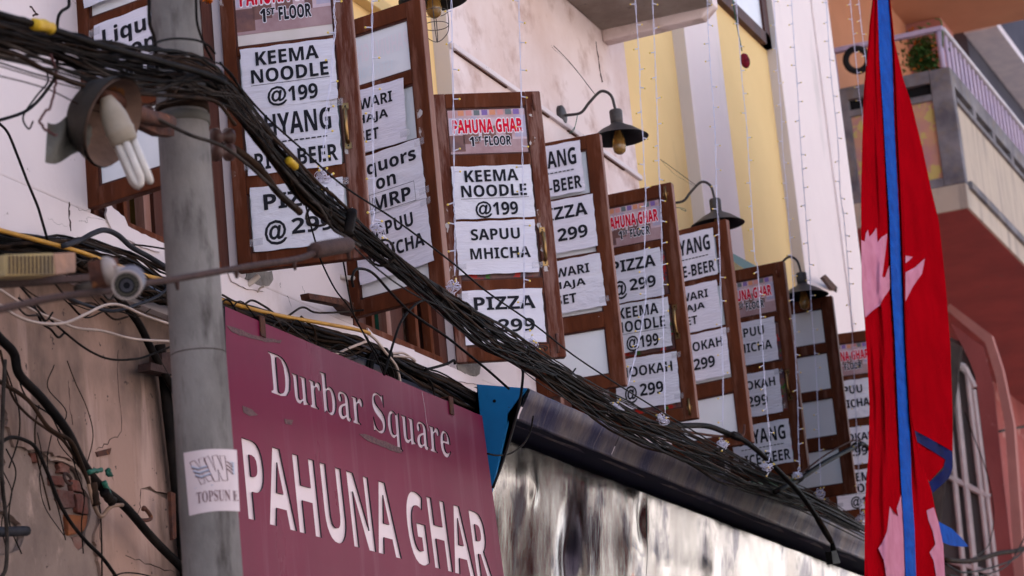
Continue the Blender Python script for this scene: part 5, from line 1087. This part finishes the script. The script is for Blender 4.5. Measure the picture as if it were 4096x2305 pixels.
poly_cloth('emblem_piece', [(3706, 2042), (3735, 2030), (3754, 2090), (3773, 2180), (3780, 2305), (3784, 2395), (3760, 2395), (3734, 2241), (3718, 2210), (3742, 2178), (3730, 2122), (3714, 2082)], foldF, EMBL, .004)
poly_cloth('blue_hem', [(3659, 1722), (3720, 1755), (3810, 1806), (3811, 1850), (3780, 1838), (3720, 1800), (3664, 1765)], foldB, BLUED, .004)
poly_cloth('folded_tip', [(3664, 1765), (3782, 1836), (3780, 1860), (3718, 1928), (3700, 1900), (3680, 1840)], foldB, REDC, .002)
poly_cloth('blue_hem', [(3782, 1836), (3812, 1842), (3811, 1874), (3795, 1915), (3730, 1974), (3716, 1930), (3772, 1880)], foldB, BLUED, .006)
poly_cloth('blue_tail', [(3754, 2086), (3806, 2114), (3845, 2150), (3874, 2186), (3850, 2188), (3800, 2182), (3770, 2170)], foldB, BLUEC, .002)

# ------------------------------------------------------------------ the building with the balcony beyond
bb = thing('balcony_building', 'red and orange plastered house with a railed balcony beyond the flag', 'building', (22, 2, 0))
XB = 20.; YB = .22; YW = 1.5
def bz(px_, py_): return on_x(px_, py_, XB).z
zt = bz(3800, 265); zr = bz(3740, 100); z0b = bz(3860, 730); zu = bz(3885, 830)
def bbox(name, m, a, c, par=bb, bev=0.): b = MB(); b.box(a, c); return b.build(name, m, par, bevel=bev)
zc = on_x(3830, 135, 25.5).z
bbox('back_wall', ORANGEW, (17.2, YW, zu), (25.5, YW + 3, zc))
bbox('lower_wall', REDW, (15.5, YW, 0), (40, YW + 3, zu - .001))
bbox('upper_soffit', ORANGEW, (15.5, -2.5, zc + .001), (25.5, YW + 3, zc + .25))
bbox('soffit_beam', SALMON, (21.4, -2.4, zc - .14), (22.0, YW - .001, zc))
bbox('upper_mass', ORANGEW, (15.5, -2.4, zc + .251), (25.4, YW + 3, 14))
bbox('column', SALMON, (24.9, YW - .35, zt), (25.45, YW - .002, zc - .001))
bbox('grey_wall', GREYSH, (26.2, YW - .35, zu + .3), (45, YW + 3, 13))
bbox('gutter', RAILW2, (26.0, YW - .7, on_x(3960, 112, 26.).z), (45, YW - .36, on_x(3960, 112, 26.).z + .08))
# balcony box
sl_ = bbox('balcony_floor', BALCREAM, (XB, YB, zu + .002), (40, YW - .001, z0b), bev=.01)
bbox('balcony_underside', DKRED, (XB + .02, YB + .02, zu - .004), (40, YW - .002, zu + .001))
hW = YW - YB
fp = bbox('parapet_frame', BALC, (XB - .001, YB - .001, z0b + .001), (XB + .10, YB + .17, zt), bev=.01)
bbox('parapet_beam', BALC, (XB, YB + .171, zt - .10), (XB + .10, YW - .002, zt))
bbox('parapet_beam', BALC, (XB + .006, YB + .171, zt - .24), (XB + .09, YW - .002, zt - .19))
bbox('parapet_beam', BALC, (XB, YB + .171, z0b + .001), (XB + .10, YW - .002, z0b + .07))
bbox('parapet_panel', BALO, (XB + .03, YB + .172, z0b + .071), (XB + .09, YW - .45, zt - .241))
bbox('parapet_post', BALC, (XB, YW - .449, z0b + .071), (XB + .10, YW - .002, zt - .101))
bbox('parapet_dark_slot', DARK, (XB + .05, YB + .171, zt - .189), (XB + .09, YW - .45, zt - .101))
# long side
bbox('side_beam', BALC, (XB + .101, YB, zt - .14), (40, YB + .10, zt))
bbox('side_panel', BALCREAM, (XB + .101, YB + .02, z0b + .05), (40, YB + .09, zt - .26))
bbox('side_beam', BALC, (XB + .101, YB - .006, zt - .262), (40, YB + .10, zt - .225))
bbox('side_beam', BALC, (XB + .101, YB - .03, z0b - .03), (40, YB + .019, z0b + .03))
for i in range(26): bbox('side_post', BALC, (XB + .75 + i * .75, YB + .002, zt - .224), (XB + .87 + i * .75, YB + .098, zt - .141))
bbox('side_slot', DARK, (XB + .101, YB + .06, zt - .224), (40, YB + .09, zt - .141))
rl = bbox('handrail', RAILW, (XB + .03, YB + .02, zr - .04), (XB + .09, YW, zr), bev=.01)
bbox('handrail', RAILW2, (XB + .091, YB + .01, zr - .035), (40, YB + .08, zr), bev=.01)
for y in (YB + .06, YB + .50, YB + .92): b = MB(); b.tube([Vector((XB + .06, y, zt)), Vector((XB + .06, y, zr - .04))], .024, 8); b.build('baluster', RAILW, bb, smooth=True)
for i in range(46):
    x = XB + .20 + i * .165; b = MB(); b.box((x, YB + .035, zt), (x + .05, YB + .055, zr - .036)); b.build('baluster', RAILW, bb)
# doorway and gate under the balcony (stands forward of the red wall)
XG = 21.8
def gp(px_, py_): return on_x(px_, py_, XG)
def gslab(name, m, pts, par=bb, th=.05): b = MB(); b.slab([gp(*p) for p in pts], (th, 0, 0)); return b.build(name, m, par)
gslab('door_surround', SALMON, [(3780, 1235), (3940, 1370), (3980, 1500), (4020, 1700), (4060, 2330), (4100, 2330), (4055, 1700), (4010, 1480), (3965, 1340), (3800, 1215)], th=.10)
gslab('door_reveal', REDW, [(3800, 1290), (3935, 1390), (3975, 1560), (4010, 1900), (4058, 2330), (3990, 2330), (3950, 1900), (3900, 1500), (3870, 1430)], th=.03)
g_ = thing('lattice_gate', 'pinkish white lattice gate in the doorway under the balcony', 'gate', gp(3880, 2300))
b = MB(); b.slab([gp(*p) + Vector((.06, 0, 0)) for p in [(3760, 1330), (3880, 1380), (3935, 1600), (3990, 2330), (3700, 2330)]], (.02, 0, 0)); b.build('mesh_panel', MESHK, g_)
for (pa, pb_, r_) in (((3812, 1440), (3905, 2330), .028), ((3868, 1480), (3965, 2330), .024), ((3895, 1560), (3992, 2330), .022), ((3790, 1620), (3860, 2330), .024), ((3780, 1440), (3860, 1470), .03), ((3860, 1470), (3900, 1550), .025), ((3790, 1905), (3960, 1990), .026), ((3820, 1450), (3875, 1500), .02), ((3780, 2240), (3990, 2300), .02)):
    b = MB(); b.tube([gp(*pa), gp(*pb_)], r_, 6); b.build('gate_bar', GATEW, g_)
t = thing('timber_post', 'dark grey timber strut standing between the flag and the lattice gate', 'post', gp(3800, 2300))
b = MB(); b.slab([gp(*p) - Vector((.1, 0, 0)) for p in [(3806, 1370), (3856, 1395), (3770, 2100), (3700, 2330), (3660, 2330), (3800, 1500)]], (.05, 0, 0)); b.build('strut', mat('grey_timber', (.09, .07, .06), (.06, .05, .045), 8, rough=.9), t)
cable('thin cable hanging in a curve before the lattice gate', [(3860, 1650), (3900, 1760), (3950, 1900), (3975, 2050), (3965, 2150), (3940, 2200), (3880, 2240)], .004, CABLE, .2)
cable('black cable crossing the red wall beyond the gate', [(3990, 1728), (4050, 1715), (4110, 1705)], .012, CABLE, .9)
cable('dark bundle of cable crossing the lowest edge past the flag', [(3780, 2240), (3880, 2245), (3990, 2215), (4060, 2205), (4110, 2190)], .016, CABLEB, -.1)
cable('tangled thin cable drooping at the lower corner beyond the flag', [(3780, 2255), (3850, 2290), (3950, 2275), (4050, 2240), (4096, 2200), (4110, 2180)], .006, CABLE, -.15)
cable('grey cable curving up at the lower corner beyond the flag', [(3790, 2300), (3870, 2310), (3960, 2295), (4040, 2250), (4110, 2130)], .005, CABLEG, -.2)
# plant on the balcony
t = thing('potted_plant', 'leafy green plant with small orange flowers behind the balcony rail', 'plant', on_x(3690, 290, XB + .35))
def foliage(n, m, nm):
    b = MB()
    for i in range(n):
        c = on_x(rnd.gauss(3690, 32), rnd.gauss(225, 42), XB + rnd.uniform(.18, .5)); 
        if c.z < zt: c.z = zt + rnd.random() * .2
        d = Vector((rnd.gauss(0, 1), rnd.gauss(0, 1), rnd.gauss(0, 1))).normalized(); e = d.orthogonal().normalized() * .014; b.add([c - d * .02, c + e, c + d * .03, c - e], [(0, 1, 2, 3)])
    return stuffed(b.build(nm, m, t, recalc=False))
foliage(900, GREENPLANT, 'foliage'); foliage(70, mat('orange_petals', (.6, .15, .02), rough=.8), 'flowers')
b = MB(); b.tube(spline([on_x(3745, 250, XB + .1), on_x(3770, 190, XB + .05), on_x(3765, 90, XB + .05), on_x(3740, 75, XB + .05)]), .006, 5); b.build('stem', GREENPLANT, t)
# black tyre hung on the wall end
c = on_x(3428, 240, XB - .3); b = MB(); Rm = Matrix.Rotation(R_(70), 3, 'Y')
b.tube([c + Rm @ Vector((.088 * math.cos(a * .2618), .088 * math.sin(a * .2618), 0)) for a in range(24)], .026, 10, closed=True); tag(b.build('small_tyre', RUBBER, smooth=True), 'small black tyre hanging by the lilac balcony rail', 'tyre')
